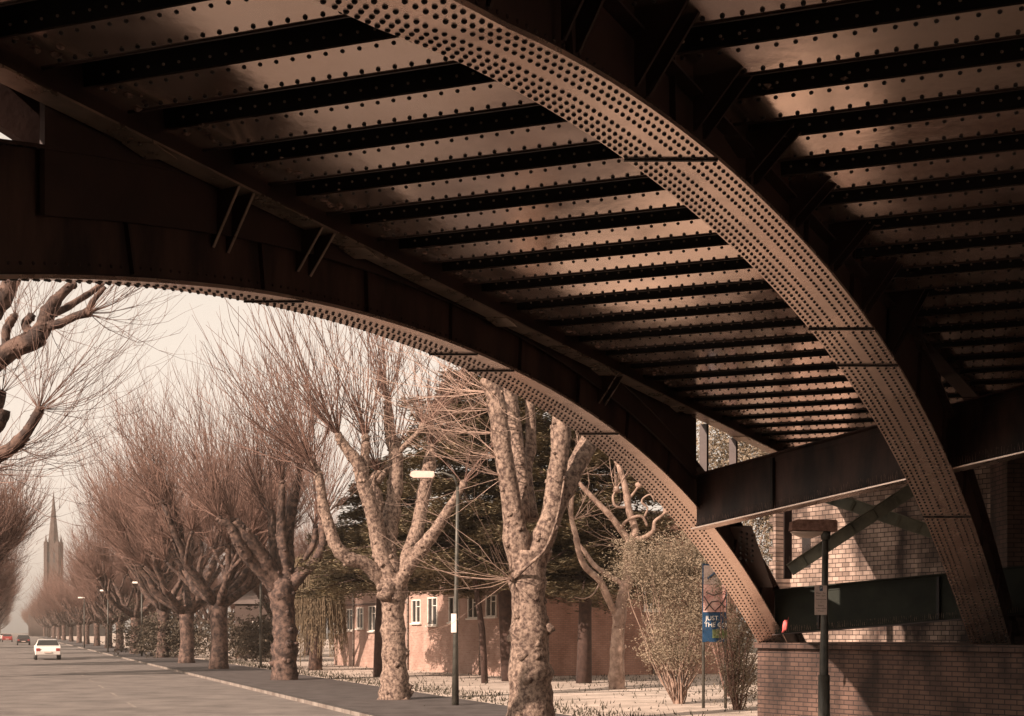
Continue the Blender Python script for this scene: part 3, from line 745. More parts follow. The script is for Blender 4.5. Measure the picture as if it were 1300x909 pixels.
# ------------------------------------------------------------------ cedars
def cedar(label,base,H,Rmax,trunk_r,seed,lean=(0,0),zbot=2.6):
    rnd=random.Random(seed); root=thing('cedar_tree',label,'tree',base,0,'dark cedars in front of the brick building')
    tr=MB(); top=Vector((lean[0],lean[1],H))
    tr.tube([Vector((0,0,-.1)),Vector((lean[0]*.2,lean[1]*.2,H*.25)),Vector((lean[0]*.5,lean[1]*.5,H*.55)),top],[trunk_r*1.2,trunk_r,trunk_r*.7,.05],M['cedartrunk'],9,.06,rnd)
    fo=MB()
    z=zbot
    while z<H-.3:
        t=(z-zbot)/(H-zbot); rm=Rmax*(1-.72*t**1.4)*rnd.uniform(.8,1.1)
        nb=rnd.randint(8,10); a0=rnd.uniform(0,6.3)
        for i in range(nb):
            a=a0+i*6.283/nb+rnd.uniform(-.25,.25); L=rm*rnd.uniform(.7,1.12)
            o=Vector((lean[0]*z/H,lean[1]*z/H,z)); d=Vector((math.cos(a),math.sin(a),rnd.uniform(-.06,.16)))
            e=o+d*L+Vector((0,0,-.10*L))
            pts=[o,o.lerp(e,.5)+Vector((0,0,.06*L)),e]; tr.tube(pts,[.09*(1-t)+.03,.05,.015],M['cedartrunk'],5,.05,rnd)
            # flat plate of foliage sprays along the limb
            m=int(105*L)
            for k in range(m):
                q=rnd.uniform(.22,1.04); sp=.15+.30*L*(math.sin(min(q,1)*math.pi)**.7)*.75+.12
                sdir=Vector((-math.sin(a),math.cos(a),0))
                c=o.lerp(e,q)+sdir*rnd.uniform(-sp,sp)+Vector((0,0,.03+rnd.gauss(0,.13)-.25*q*rnd.random()))
                for w in range(3):
                    ang=rnd.uniform(0,6.28); l=rnd.uniform(.12,.30); wd_=.042
                    dx=Vector((math.cos(ang),math.sin(ang),rnd.uniform(-.15,.45))); dy=Vector((-math.sin(ang),math.cos(ang),rnd.uniform(-.4,.4)))*wd_
                    fo.add([c-dy,c+dy,c+dx*l],[(0,1,2)],M['needle'])
        z+=rnd.uniform(.40,.62)
    tr.build('trunk',root); fo.build('crown',root)
    return root
c=P(648,800,52); cedar('broad dark layered cedar filling the space between the two nearest planes',(c.x,52,-.02),12.4,6.6,.30,3,(-.9,.2),4.1)
c=P(741,800,50); cedar('dark cedar on a straight trunk behind the crooked pale tree',(c.x,50,-.02),11.0,4.6,.25,5,(.3,0),4.0)
c=P(482,800,57); cedar('lower cedar half hidden behind the candelabra plane',(c.x,57,-.02),9.6,3.8,.26,8,(.3,0),4.0)
# extra leaning bare trunk in front of facade
mb=MB(); mb.tube([P(616,880,50),P(612,800,50),P(607,765,50),P(603,735,50),P(607,700,50)],[.14,.13,.11,.1,.06],M['cedartrunk'],8,.06,R)
lt=mb.build('bare_sapling',None,(P(616,880,50).x,50,0)); tag(lt,'thin dark leaning stem in front of the white-framed windows','tree')
# ------------------------------------------------------------------ shrubs
def leaf_cloud(fo,blobs,n,mat,rnd,lw=.03,ll=.09,droop=.3):
    tot=sum(b[3]*b[4]*b[5] for b in blobs)
    for (cx,cy,cz,rx,ry,rz) in blobs:
        m=int(n*rx*ry*rz/tot)
        for i in range(m):
            if i%14==0:
                sc_=Vector((rnd.gauss(0,.52),rnd.gauss(0,.5),rnd.gauss(0,.52)))
            x=sc_.x+rnd.gauss(0,.17)/rx; y=sc_.y+rnd.gauss(0,.17)/ry; z=sc_.z+rnd.gauss(0,.08)/rz
            s=1
            c=Vector((cx+x*rx*s,cy+y*ry*s,cz+z*rz*s)); a=rnd.uniform(0,6.28)
            d=Vector((math.cos(a),math.sin(a),rnd.uniform(-1,.4)-droop)).normalized()*ll*rnd.uniform(.6,1.4)
            o=d.orthogonal().normalized(); o=Matrix.Rotation(rnd.uniform(0,6.28),3,d.normalized())@o*lw
            fo.add([c,c+d*.5+o,c+d,c+d*.5-o],[(0,1,2,3)],mat)
def shrub(name,label,base,blobs,n,mat,seed,stems=6,cat='shrub',lw=.03,ll=.09,droop=.3,group=None,smat=None):
    rnd=random.Random(seed); root=thing(name,label,cat,base,0,group); st=MB(); fo=MB()
    for (cx,cy,cz,rx,ry,rz) in blobs:
        for k in range(stems):
            e=Vector((cx+rnd.uniform(-.9,.9)*rx,cy+rnd.uniform(-.8,.8)*ry,cz+rnd.uniform(-.8,1)*rz))
            b0=Vector((rnd.uniform(-.1,.1),rnd.uniform(-.1,.1),-.1))
            st.tube(limb_pts(b0,e,rnd,.3,5),[.03,.024,.018,.013,.009,.004],smat or M['twig'],4,0,rnd,cap=False)
    leaf_cloud(fo,blobs,n,mat,rnd,lw,ll,droop)
    st.build('stem',root); fo.build('crown',root); return root
Y=36.; b=P(862,800,Y)
def bl(px,py,dy,rx,rz,Y=Y,b=None):
    q=P(px,py,Y); return (q.x-b.x,dy,q.z,rx,.9,rz)
shrub('feathery_shrub','tall pale feathery shrub with fine olive leaves left of the blue poster',(b.x,Y,-.02),
 [bl(850,705,0,1.15,.5,b=b),bl(812,722,.2,.8,.4,b=b),bl(885,725,0,.9,.9,b=b),bl(845,745,.1,.75,.6,b=b),bl(905,675,.3,.7,.7,b=b),bl(880,775,0,.6,.5,b=b),bl(900,790,-.3,.7,.5,b=b),bl(868,828,0,.7,.5,b=b),bl(840,822,0,.5,.45,b=b),bl(800,690,.2,.35,.3,b=b),bl(845,790,0,.5,.5,b=b)],44000,M['bush'],4,4,lw=.011,ll=.075,smat=M['birch'])
Y2=33.2; b2=P(936,800,Y2)
shrub('feathery_shrub','thin leafy pale shrub overhanging the blue poster beside the arch foot',(b2.x,Y2,-.02),
 [(.15,0,1.0,.4,.3,.8),(.2,.1,2.2,.4,.3,.7),(-.38,0,3.15,.3,.2,.32),(-.2,0,1.75,.2,.2,.2)],7500,M['bush'],6,5,lw=.012,ll=.08)
b3=P(925,800,40)
shrub('ivy_covered_tree','pale leafy evergreen glimpsed through the gap beneath the deck girder',(b3.x,40,-.02),
 [(.3,0,6.3,1.6,1.,1.4),(1.6,0,5.0,1.2,1.,1.6),(1.8,.2,3.2,.9,.9,1.6),(-.3,.4,7.6,1.5,1.,1.3),(1.,.4,7.4,1.3,1.,1.3)],34000,M['bush'],8,8,'tree',lw=.02,ll=.1)
for i,(px,Yv,rx,rz) in enumerate(((205,100,2.6,1.5),(180,120,2.6,2.0),(300,92,3.2,1.5),(228,96,2.0,1.7),(335,84,1.8,1.6))):
    b4=P(px,800,Yv)
    shrub('dark_bush','rounded dark evergreen bush behind the avenue trunks',(b4.x,Yv,-.02),[(0,0,rz*.95,rx,1.2,rz)],5200,M['darkleaf'],30+i,4,'bush',lw=.06,ll=.16,group='dark garden bushes behind the avenue trunks')
# weeping willow
wl=thing('weeping_willow','pale weeping willow with hanging strands between the third plane and the brick building','tree',(P(400,800,66).x,66,-.02))
st=MB(); fo=MB(); rnd=random.Random(77)
st.tube([Vector((0,0,-.1)),Vector((.1,0,2)),Vector((0,0,4.4))],[.35,.28,.2],M['barkdark'],8,.06,rnd)
for i in range(760):
    a=rnd.uniform(0,6.28); rr=math.sqrt(rnd.random())*1.35; top=6.0-.5*rr*rr+rnd.uniform(-.5,.2)
    L=rnd.uniform(2.,4.6); p=Vector((math.cos(a)*rr,math.sin(a)*rr*.8,top)); pts=[p]
    for k in range(6):
        p=p+Vector((math.cos(a)*.05+rnd.gauss(0,.03),math.sin(a)*.05+rnd.gauss(0,.03),-L/6)); 
        if p.z<.15: break
        pts.append(p)
    fo.tube(pts,[.022-.0025*k for k in range(len(pts))],M['willow'],3,cap=False)
    for k in range(12):
        q=pts[rnd.randint(0,len(pts)-2)]+Vector((rnd.gauss(0,.05),rnd.gauss(0,.05),-rnd.random()*.6)); d=Vector((rnd.uniform(-.05,.05),rnd.uniform(-.05,.05),-.14)); o=Vector((.02,0,0))
        fo.add([q,q+d*.5+o,q+d,q+d*.5-o],[(0,1,2,3)],M['willow'])
for i in range(8):
    a=i*.785; st.tube(limb_pts(Vector((0,0,3.6)),Vector((math.cos(a)*.9,math.sin(a)*.9,5.6)),rnd,.2,4),[.12,.1,.08,.06,.04],M['barkdark'],5,.05,rnd)
st.build('trunk',wl); fo.build('crown',wl)

# ------------------------------------------------------------------ brick building
FA=P(424,800,76); FB=P(640,800,57)
fd=Vector((FB.x-FA.x,FB.y-FA.y,0)); flen=fd.length; fd.normalize(); fn=Vector((fd.y,-fd.x,0)); fn=fn if fn.y<0 else -fn
M['brickA']=brick('orange_brick',((.40,.255,.205),(.32,.19,.15)),(.36,.27,.22),.225,.085,u=tuple(fd),msize=.010,stain=(.78,.74,.72))
def onA(px,py,off=0.):
    t=(px-HX)/F  # x = t*Y ; point FA+fd*s
    s=(t*FA.y-FA.x)/(fd.x-t*fd.y); Yq=FA.y+fd.y*s
    return Vector((FA.x+fd.x*s,Yq,CZ+(HY-py)/F*Yq))+fn*off
bld=thing('brick_building','orange brick two-storey building with white-framed windows, sunlit behind the plane trees','building',(FA.x,FA.y,0))
BA=Vector((FA.x,FA.y,0)); UP=Vector((0,0,1))
HB=6.6
mb=MB(); a0=Vector((FA.x,FA.y,-.1)); b0=Vector((FB.x,FB.y,-.1)); bk=-fn*9
mb.hexa([a0,b0,b0+bk,a0+bk],[p+UP*(HB+.1) for p in (a0,b0,b0+bk,a0+bk)],M['brickA']); mb.build('wall',bld,BA)
mb=MB(); 
mb.hexa([p+UP*(HB+.103) for p in (a0+fn*.15-fd*.15,b0+fn*.15+fd*.15,b0+bk,a0+bk)],[p+UP*(HB+.36) for p in (a0+fn*.15-fd*.15,b0+fn*.15+fd*.15,b0+bk,a0+bk)],M['roofslate']); mb.build('roof',bld,BA)
def window(cpt,w,h,u,nrm,parent,org,twin=True):
    f_=MB(); t=.055
    for s in (-1,1): f_.box(cpt+u*s*(w/2-t/2)+nrm*.03,u*t/2,nrm*.03,UP*h/2,M['white'])
    for s in (-1,1): f_.box(cpt+UP*s*(h/2-t/2)+nrm*.029,u*(w/2-t),nrm*.028,UP*t/2,M['white'])
    if twin: f_.box(cpt+nrm*.029,u*.03,nrm*.026,UP*(h/2-t),M['white'])
    f_.box(cpt+u*w*.25+UP*h*.2+nrm*.024,u*(w*.22),nrm*.02,UP*.018,M['white'])
    fo_=f_.build('window',parent,org)
    g_=MB(); g_.box(cpt+nrm*.006,u*(w/2-.03),nrm*.005,UP*(h/2-.03),M['glass']); g_.build('pane',fo_,org)
    s_=MB(); s_.box(cpt-UP*(h/2+.04)+nrm*.07,u*(w/2+.06),nrm*.07,UP*.035,M['white']); s_.build('sill',fo_,org)
for px0,px1,py0,py1 in ((428,436,775,803),(441,449,773,800),(454,462,771,798),(469,478,769,801),(524,535,761,791),(544,556,758,794),(571,583,757,790),(595,608,756,785),(618,631,755,783),(430,441,704,722),(500,510,700,722),(548,560,697,722),(596,609,694,720)):
    A_=onA(px0,py1); B_=onA(px1,py0); c_=(A_+B_)/2; w_=abs((B_-A_).dot(fd)); h_=B_.z-A_.z
    window(c_+fn*.002,w_,h_,fd,fn,bld,BA)
for px in (450,519,611):
    mb=MB(); q=onA(px,800); mb.tube([Vector((q.x,q.y,0))+fn*.07,Vector((q.x,q.y,HB-.1))+fn*.07],[.05,.05],M['kerb'],7); mb.build('drainpipe',bld,BA)
mb=MB(); A_=onA(424,769); B_=onA(519,755); mb.bar(A_+fn*.03,Vector((B_.x,B_.y,A_.z))+fn*.03,.06,.07,M['roofslate']); mb.build('string_course',bld,BA)
# shaded wing
GA=Vector((FB.x,FB.y,0))-fn*.0+fd*.02; GB=P(935,800,61); gd=Vector((GB.x-GA.x,GB.y-GA.y,0)); gl=gd.length; gd.normalize(); gn=Vector((gd.y,-gd.x,0)); gn=gn if gn.y<0 else -gn
M['brickB']=brick('red_brick',((.44,.23,.165),(.37,.185,.13)),(.27,.165,.125),.225,.085,u=tuple(gd),msize=.011,stain=(.7,.65,.62))
wing=thing('brick_wing','darker red brick wing in shade to the right, seen between the tree trunks','building',(GA.x,GA.y,0))
mb=MB(); a1=GA-UP*.1; b1=Vector((GB.x,GB.y,-.1)); bk2=-gn*8
mb.hexa([a1,b1,b1+bk2,a1+bk2],[p+UP*7.3 for p in (a1,b1,b1+bk2,a1+bk2)],M['brickB']); mb.build('wall',wing,GA)
mb=MB(); mb.hexa([p+UP*7.303 for p in (a1+gn*.15,b1+gn*.15,b1+bk2,a1+bk2)],[p+UP*7.5 for p in (a1+gn*.15,b1+gn*.15,b1+bk2,a1+bk2)],M['roofslate']); mb.build('roof',wing,GA)
def onB(px,py):
    t=(px-HX)/F; s=(t*GA.y-GA.x)/(gd.x-t*gd.y); Yq=GA.y+gd.y*s
    return Vector((GA.x+gd.x*s,Yq,CZ+(HY-py)/F*Yq))
for px0,px1,py0,py1 in ((817,834,748,775),(700,714,700,726),(880,896,690,716)):
    A_=onB(px0,py1); B_=onB(px1,py0); window((A_+B_)/2+gn*.002,abs((B_-A_).dot(gd)),B_.z-A_.z,gd,gn,wing,GA)
for px in (741,829):
    mb=MB(); q=onB(px,800); mb.tube([Vector((q.x,q.y,0))+gn*.07,Vector((q.x,q.y,7 if px<800 else 2.4))+gn*.07],[.045,.045],M['kerb'],7); mb.build('drainpipe',wing,GA)
# garden sheds / far house walls behind T3
hs=thing('garden_house','small pale rendered house glimpsed behind the third plane tree','house',(P(333,800,98).x,98,0)); HO=Vector((P(333,800,98).x,98,0))
mb=MB(); mb.box(HO+UP*1.9,(1.4,0,0),(0,3,0),(0,0,2.0),M['stone']); mb.build('wall',hs,HO)
mb=MB(); mb.add([HO+Vector(v) for v in ((-1.6,-3.2,3.9),(1.6,-3.2,3.9),(1.6,3.2,3.9),(-1.6,3.2,3.9),(-1.6,0,5.3),(1.6,0,5.3))],[(0,1,5,4),(2,3,4,5),(0,4,3),(1,2,5),(0,3,2,1)],M['roofslate']); mb.build('roof',hs,HO)
window(HO+Vector((.3,-3.004,1.9)),.9,1.5,Vector((1,0,0)),Vector((0,-1,0)),hs,HO)

# ------------------------------------------------------------------ church
CY=430.; cb=P(68,800,CY); cb.z=0
ch=thing('church','distant stone church tower with a tall slender spire above the avenue','church',(cb.x,cb.y,0))
def zc(py): return CZ+(HY-py)/F*CY
px_m=CY/F
mb=MB(); hw=13*px_m/1.0/1.0*.55
mb.box(cb+UP*(zc(690)/2),(hw,0,0),(0,hw,0),(0,0,zc(690)/2),M['stone'])
for sx in (-1,1):
    for sy in (-1,1):
        mb.box(cb+Vector((sx*hw,sy*hw,zc(688)/2)),(.55,0,0),(0,.55,0),(0,0,zc(688)/2),M['stone'])
mb.box(cb+UP*(zc(700)),(hw+.18,0,0),(0,hw+.18,0),(0,0,.15),M['stone']); mb.box(cb+UP*(zc(724)),(hw+.18,0,0),(0,hw+.18,0),(0,0,.15),M['stone'])
mb.build('tower',ch,cb)
mb=MB(); n=8; z0=zc(692); vs=[cb+Vector((math.cos((j+.5)*.7854)*hw*.95,math.sin((j+.5)*.7854)*hw*.95,z0)) for j in range(n)]+[cb+UP*zc(622)]
mb.add(vs,[(j,(j+1)%n,n) for j in range(n)],M['stone'])
for sx in (-1,1):
    for sy in (-1,1):
        c_=cb+Vector((sx*hw,sy*hw,z0-.6)); vs=[c_+Vector((math.cos((j+.5)*1.5708)*.7,math.sin((j+.5)*1.5708)*.7,0)) for j in range(4)]+[c_+UP*4.2]
        mb.add(vs,[(j,(j+1)%4,4) for j in range(4)],M['stone'])
mb.build('spire',ch,cb)
for k,(dx,dz) in enumerate(((-1.1,zc(708)),(1.1,zc(708)))):
    mb=MB(); mb.box(cb+Vector((dx,-hw-.02,dz)),(.5,0,0),(0,.04,0),(0,0,1.6),M['recess']); mb.add([cb+Vector((dx-.5,-hw-.05,dz+1.6)),cb+Vector((dx+.5,-hw-.05,dz+1.6)),cb+Vector((dx,-hw-.05,dz+2.5))],[(0,1,2)],M['recess']); mb.build('belfry_opening',ch,cb)
mb=MB(); mb.add([cb+Vector(v) for v in ((-9,2,0),(-9,30,0),(9,30,0),(9,2,0),(-9,2,9),(-9,30,9),(9,30,9),(9,2,9),(0,2,17),(0,30,17))],[(0,1,5,4),(2,3,7,6),(3,0,4,8,7),(1,2,6,9,5),(4,5,9,8),(6,7,8,9)],M['stone']); mb.build('nave',ch,cb)

# ------------------------------------------------------------------ street furniture
def text_mesh(body,size,mat,name,parent,org,mtx,ext=.002,align='CENTER'):
    cu=bpy.data.curves.new(name,'FONT'); cu.body=body; cu.size=size; cu.extrude=ext; cu.align_x=align; cu.align_y='CENTER'
    to=bpy.data.objects.new(name,cu); COL.objects.link(to)
    dg=bpy.context.evaluated_depsgraph_get(); me=bpy.data.meshes.new_from_object(to.evaluated_get(dg)); bpy.data.objects.remove(to)
    me.transform(Matrix.Translation(-Vector(org))@mtx); me.materials.clear(); me.materials.append(mat)
    o=bpy.data.objects.new(name,me); COL.objects.link(o); o.parent=parent; return o
LY=22.; lp0=P(1046,800,LY); lp0.z=0
lamp=thing('street_lamp','black lamp post under the bridge with a box lantern and a parking notice','street lamp',tuple(lp0))
mb=MB(); top=P(1048,676,LY)
mb.tube([lp0,lp0+UP*1.4,P(1047,760,LY),top],[.075,.075,.055,.05],M['lampmetal'],12); mb.tube([lp0,lp0+UP*1.25],[.1,.095],M['lampmetal'],12); mb.tube([top-UP*.12,top+UP*.03],[.075,.085],M['lampmetal'],12)
mb.build('post',lamp,lp0)
# lantern: canopy box with a shallow bowl beneath
hd=MB(); x0=P(1003,0,LY).x; x1=P(1061,0,LY).x; zt=P(0,660,LY).z; zb=P(0,675,LY).z
n=7; pro=[(x0,zb+.02),(x0+.02,zt-.03),(x0+.1,zt),(x1-.03,zt-.005),(x1,zt-.03),(x1,zb)]
vs=[Vector((x,LY-.13,z)) for x,z in pro]+[Vector((x,LY+.13,z)) for x,z in pro]; k=len(pro)
hd.add(vs,[tuple(range(k)),tuple(range(2*k-1,k-1,-1))]+[(i,k+i,k+(i+1)%k,(i+1)%k) for i in range(k)],M['lamptop'])
canopy=hd.build('lamp_canopy',lamp,lp0)
bw=MB(); segs=14; vs=[];
for i in range(segs+1):
    t=i/segs; x=x0+.005+(x1-x0-.2)*t; dz=.105*math.sin(math.pi*min(max(t,.0),1))**.6; ww=.115*math.sin(math.pi*(.06+.88*t))**.5
    for j in range(7):
        a=math.pi*j/6; vs.append(Vector((x,LY-math.cos(a)*ww,zb-.003-math.sin(a)*dz)))
bw.add(vs,[(i*7+j,i*7+j+1,(i+1)*7+j+1,(i+1)*7+j) for i in range(segs) for j in range(6)],M['lampbowl'],True); bw.build('lamp_bowl',lamp,lp0)
# notice
pl=MB(); sc_=P(1042,762,LY-.12); pl.box(sc_,(.102,0,0),(0,.004,0),(0,0,.245),M['signplate'])
mb2=MB(); mb2.box(sc_+Vector((.03,.07,.1)),(.04,0,0),(0,.06,0),(0,0,.02),M['lampmetal']); mb2.box(sc_+Vector((.03,.07,-.12)),(.04,0,0),(0,.06,0),(0,0,.02),M['lampmetal'])
plate=pl.build('sign_plate',lamp,lp0); mb2.build('bracket',plate,lp0)
RX=Matrix.Rotation(math.pi/2,4,'X')
bs=MB(); bs.box(sc_+Vector((.005,-.007,.195)),(.026,0,0),(0,.003,0),(0,0,.04),M['blue']); bs.build('parking_symbol',plate,lp0)
text_mesh('P',.06,M['lettering'],'letter',plate,lp0,Matrix.Translation(sc_+Vector((.005,-.011,.197)))@RX)
for k,(tx,sz,dz) in enumerate((('Mon - Fri',.04,.115),('9am - 5pm',.036,.075),('Maximum stay',.031,.015),('2',.03,-.035),('hours',.04,-.09),('Return within',.031,-.135),('2 hours',.034,-.18))):
    text_mesh(tx,sz,M['ink'],'lettering',plate,lp0,Matrix.Translation(sc_+Vector((0,-.0055,dz)))@RX,.0012)
# second lamp post among the trees
LY2=35.; lq=P(578,800,LY2); lq.z=0
l2=thing('street_lamp','tall thin grey-green lamp post with a white lantern between the two nearest planes','street lamp',tuple(lq))
mb=MB(); tp=P(581,618,LY2); mb.tube([lq,P(578.6,780,LY2),P(580,700,LY2),tp],[.10,.06,.05,.04],M['lampmetal'],10); mb.tube([tp,P(576,605,LY2),P(562,600,LY2),P(550,602,LY2)],[.035,.03,.028,.026],M['lampmetal'],7); mb.build('post',l2,lq)
mb=MB(); x0=P(521,0,LY2).x; x1=P(552,0,LY2).x; zt=P(0,598,LY2).z; zb=P(0,607,LY2).z
pro=[(x0,zb+.05),(x0+.08,zb),(x1-.05,zb),(x1,zb+.06),(x1-.02,zt-.02),(x0+.12,zt),(x0+.02,zt-.04)]; k=len(pro)
vs=[Vector((x,LY2-.13,z)) for x,z in pro]+[Vector((x,LY2+.13,z)) for x,z in pro]
mb.add(vs,[tuple(range(k)),tuple(range(2*k-1,k-1,-1))]+[(i,k+i,k+(i+1)%k,(i+1)%k) for i in range(k)],M['signplate']); mb.build('lantern',l2,lq)
mb=MB(); c_=P(576,791,LY2-.09); mb.box(c_,(.07,0,0),(0,.004,0),(0,0,.25),M['white']); mb.build('sign_plate',l2,lq)
# avenue lamps
for i,(px,Yl,pyt) in enumerate(((331,72,660),(107,150,759),(137,118,750),(180,100,740))):
    o=P(px,800,Yl); o.z=0
    l3=thing('street_lamp',['slim dark lamp post close beside the third plane','small far lamp with pale lantern deep in the avenue','small lamp with pale lantern midway along the avenue','lamp post beside the dark garden bush in the avenue'][i],'street lamp',tuple(o),0,'street lamps along the avenue')
    mb=MB(); t_=P(px,pyt,Yl); mb.tube([o,t_],[.08,.05],M['lampmetal'],8); mb.build('post',l3,o)
    mb=MB(); mb.box(t_+Vector((-.3,0,.03)),(.38,0,0),(0,.13,0),(0,0,.07),M['white']); mb.build('lantern',l3,o)
# poster sign
PY=34.; s0=P(906,800,PY); s0.z=0
ps=thing('poster_board','blue poster board lettered JUST THE CO, partly hidden by leaves','sign',tuple(s0))
def q2(px,py,off=0.): return P(px,py,PY)+Vector((0,-off,0))
def panel(mb,px0,px1,py0,py1,mat,off,th=.01):
    a=q2(px0,py1,off); b=q2(px1,py0,off); mb.aabb(a.x,b.x,PY-off-th,PY-off,a.z,b.z,mat)
mb=MB(); panel(mb,891.5,922,716,815,M['blue'],0,.05); board=mb.build('board',ps,s0)
mb=MB(); panel(mb,892.5,921,742,777,M['pinkish'],.052); panel(mb,893,921,718,741.5,M['signplate'],.052); 
mb.build('picture_panel',board,s0)
for pts in (((893,757),(900,768),(907,776),(915,768),(921,757)),((896,752),(906,756),(916,752)),((894,775),(903,764),(912,763),(920,771))):
    mb=MB(); mb.tube([q2(x,y,.068) for x,y in pts],[.014]*len(pts),M['ink'],5); mb.build('drawn_line',board,s0)
mb=MB(); mb.tube([q2(898,735,.068),q2(906,728,.068),q2(914,733,.068)],[.03,.04,.03],M['blue'],6); mb.build('drawn_line',board,s0)
mb=MB(); panel(mb,904,922,799,810,M['postergreen'],.052); mb.build('green_panel',board,s0)
text_mesh('JUST',.165,M['lettering'],'lettering',board,s0,Matrix.Translation(q2(903.5,785,.053))@RX,.004)
text_mesh('THE CO',.16,M['lettering'],'lettering',board,s0,Matrix.Translation(q2(908,793.5,.053))@RX,.004)
for px in (893,921):
    mb=MB(); a=q2(px,800); a.z=-.02; mb.tube([a,q2(px,714)],[.04,.04],M['lampmetal'],8); mb.build('post',ps,s0)
# ------------------------------------------------------------------ cars
def car(label,o,Yv,paint,sc=1.0,flip=False):
    base=Rp(o,Yv,-.12); root=thing('parked_car' ,label,'car',tuple(base),math.atan(.384)+(math.pi if flip else 0),'cars on the avenue')
    b=MB(); W=.86
    prof=[(-2.1,.35),(-2.15,.62),(-2.05,.92),(-1.55,1.0),(-1.0,1.42),(.35,1.45),(1.05,1.0),(1.85,.86),(2.1,.66),(2.12,.35)]
    def sec(inset,zc): return [Vector((x*1,y,z)) for (y,z) in prof for x in (0,)]
    k=len(prof); vs=[]
    for sx in (-1,1):
        for (y,z) in prof:
            w=W if z<1.02 else W*.74
            vs.append(Vector((sx*w,y,z)))
    b.add(vs,[tuple(range(k-1,-1,-1)),tuple(range(k,2*k))]+[(i,(i+1)%k,k+(i+1)%k,k+i) for i in range(k)],paint)
    body=b.build('body',root); bv=body.modifiers.new('b','BEVEL'); bv.width=.05; bv.segments=2
    g_=MB()
    g_.add([Vector((-.62,-1.03,1.405)),Vector((.62,-1.03,1.405)),Vector((.76,-1.53,1.02)),Vector((-.76,-1.53,1.02))],[(0,1,2,3)],M['glass'])
    g_.v=[v+Vector((0,-.012,.012)) for v in g_.v]; g_.build('rear_window',root)
    g_=MB(); g_.add([Vector((-.62,.40,1.43)),Vector((.62,.40,1.43)),Vector((.76,1.02,1.03)),Vector((-.76,1.02,1.03))],[(3,2,1,0)],M['glass']); g_.v=[v+Vector((0,.012,.012)) for v in g_.v]; g_.build('windscreen',root)
    for sx in (-1,1):
        g_=MB(); g_.add([Vector((sx*.655,-.95,1.38)),Vector((sx*.655,.3,1.39)),Vector((sx*.845,.85,1.04)),Vector((sx*.845,-1.4,1.03))],[(0,1,2,3)],M['glass']); g_.v=[v+Vector((sx*.012,0,.006)) for v in g_.v]; g_.build('side_window',root)
        l_=MB(); l_.box((sx*.66,-2.13,.74),(.13,0,0),(0,.03,0),(0,0,.1),M['carred']); l_.build('tail_light',root)
        l_=MB(); l_.box((sx*.62,2.08,.66),(.16,0,0),(0,.05,0),(0,0,.07),M['lampbowl']); l_.build('headlight',root)
        for y in (-1.3,1.3):
            w_=MB(); w_.tube([Vector((sx*.70,y,.32)),Vector((sx*.89,y,.32))],[.32,.32],M['tyre'],18); wo=w_.build('wheel',root)
            r_=MB(); r_.tube([Vector((sx*.885,y,.32)),Vector((sx*.90,y,.32))],[.19,.18],M['kerb'],14); r_.build('rim',wo)
    n_=MB(); n_.box((0,-2.155,.55),(.26,0,0),(0,.01,0),(0,0,.055),M['signplate']); n_.build('number_plate',root)
    return root
car('white car in the near part of the avenue, roof and rear window showing',2.85,95,M['carwhite'])
car('dark car further up the avenue beside the right-hand trunks',2.2,185,M['cardark'])
car('small red car just beyond the dark car, left of it',-.1,235,M['carred'])
car('pale car farthest away at the left edge of the avenue',-.9,275,M['carwhite'])

# ------------------------------------------------------------------ haze of the far avenue
hz=MB(); hz.aabb(-700,900,-55,900,-1.2,62,None)
hm=bpy.data.materials.new('haze_air'); hm.use_nodes=True; hn=hm.node_tree; hn.nodes.clear()
ho=hn.nodes.new('ShaderNodeOutputMaterial'); hv=hn.nodes.new('ShaderNodeVolumePrincipled'); hv.inputs['Color'].default_value=(.92,.80,.70,1); hv.inputs['Density'].default_value=.0004; hv.inputs['Anisotropy'].default_value=.2
hn.links.new(hv.outputs[0],ho.inputs['Volume']); hz.mats=[hm]; hob=hz.build('haze'); hob['kind']='stuff'
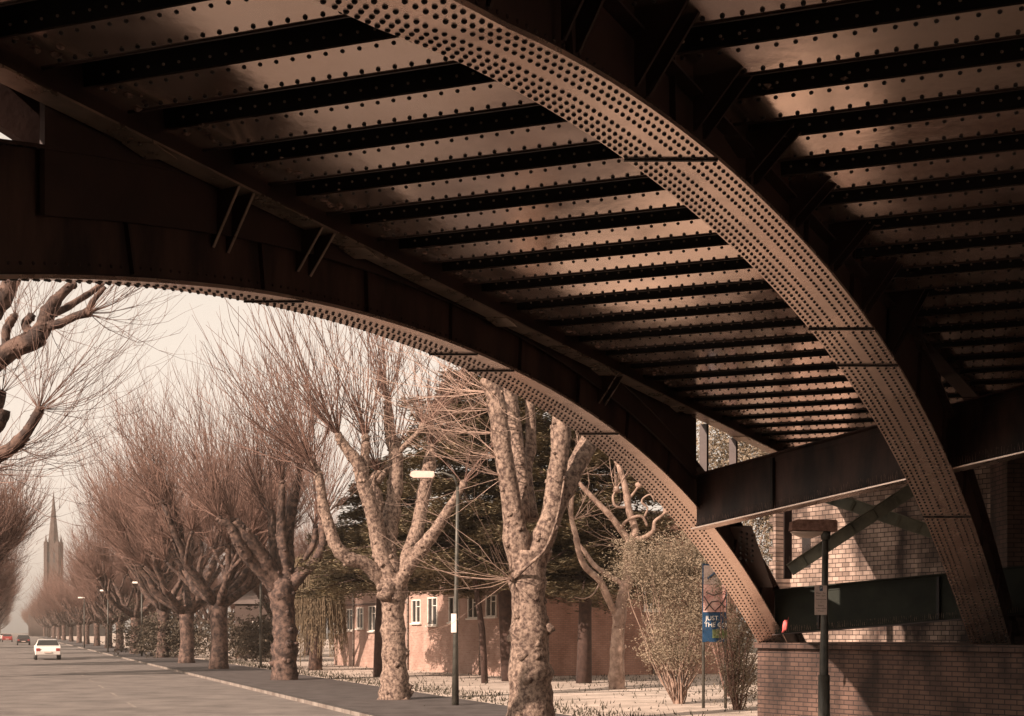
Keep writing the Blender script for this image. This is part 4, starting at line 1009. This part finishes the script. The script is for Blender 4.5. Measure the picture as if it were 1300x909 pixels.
# ------------------------------------------------------------------ light
to_sun=Vector((-.64,-.62,.47)).normalized()
w=bpy.data.worlds.new('World'); scene.world=w; w.use_nodes=True; nt=w.node_tree; bg=nt.nodes['Background']
sky=nt.nodes.new('ShaderNodeTexSky'); sky.sky_type='NISHITA'; sky.sun_disc=False
sky.sun_elevation=math.asin(to_sun.z); sky.sun_rotation=math.atan2(to_sun.x,to_sun.y)
sky.dust_density=4; sky.air_density=1.2
bwn=nt.nodes.new('ShaderNodeRGBToBW'); mx=nt.nodes.new('ShaderNodeMix'); mx.data_type='RGBA'; mx.blend_type='MULTIPLY'; mx.inputs[0].default_value=1
mx.inputs[7].default_value=(1.0,.875,.755,1)
nt.links.new(sky.outputs[0],bwn.inputs[0]); pw=nt.nodes.new('ShaderNodeMath'); pw.operation='POWER'; pw.inputs[1].default_value=.45; ml=nt.nodes.new('ShaderNodeMath'); ml.operation='MULTIPLY'; ml.inputs[1].default_value=1.52
nt.links.new(bwn.outputs[0],pw.inputs[0]); nt.links.new(pw.outputs[0],ml.inputs[0]); nt.links.new(ml.outputs[0],mx.inputs[6]); nt.links.new(mx.outputs[2],bg.inputs[0])
bg.inputs[1].default_value=.15
sd=bpy.data.lights.new('sun','SUN'); sd.energy=3.7; sd.angle=math.radians(.5); sd.color=(1,.80,.66)
so=bpy.data.objects.new('sun',sd); COL.objects.link(so); so.rotation_euler=(-to_sun).to_track_quat('-Z','Y').to_euler(); so.location=(-30,-20,30)
cam=bpy.data.cameras.new('camera'); co=bpy.data.objects.new('camera',cam); COL.objects.link(co)
co.location=(0,0,CZ); co.rotation_euler=(math.radians(90),0,0)
cam.sensor_width=36; cam.lens=36*F/1300; cam.shift_y=(HY-454.5)/1300; cam.clip_end=5000; cam.clip_start=.05
scene.camera=co
vs_=scene.view_settings; vs_.view_transform='Standard'; vs_.look='None'; vs_.gamma=1; vs_.exposure=1.42; vs_.use_curve_mapping=False
scene.render.engine='CYCLES'
scene.cycles.max_bounces=8; scene.cycles.diffuse_bounces=4; scene.cycles.glossy_bounces=4; scene.cycles.use_denoising=True
scene.cycles.sample_clamp_indirect=6
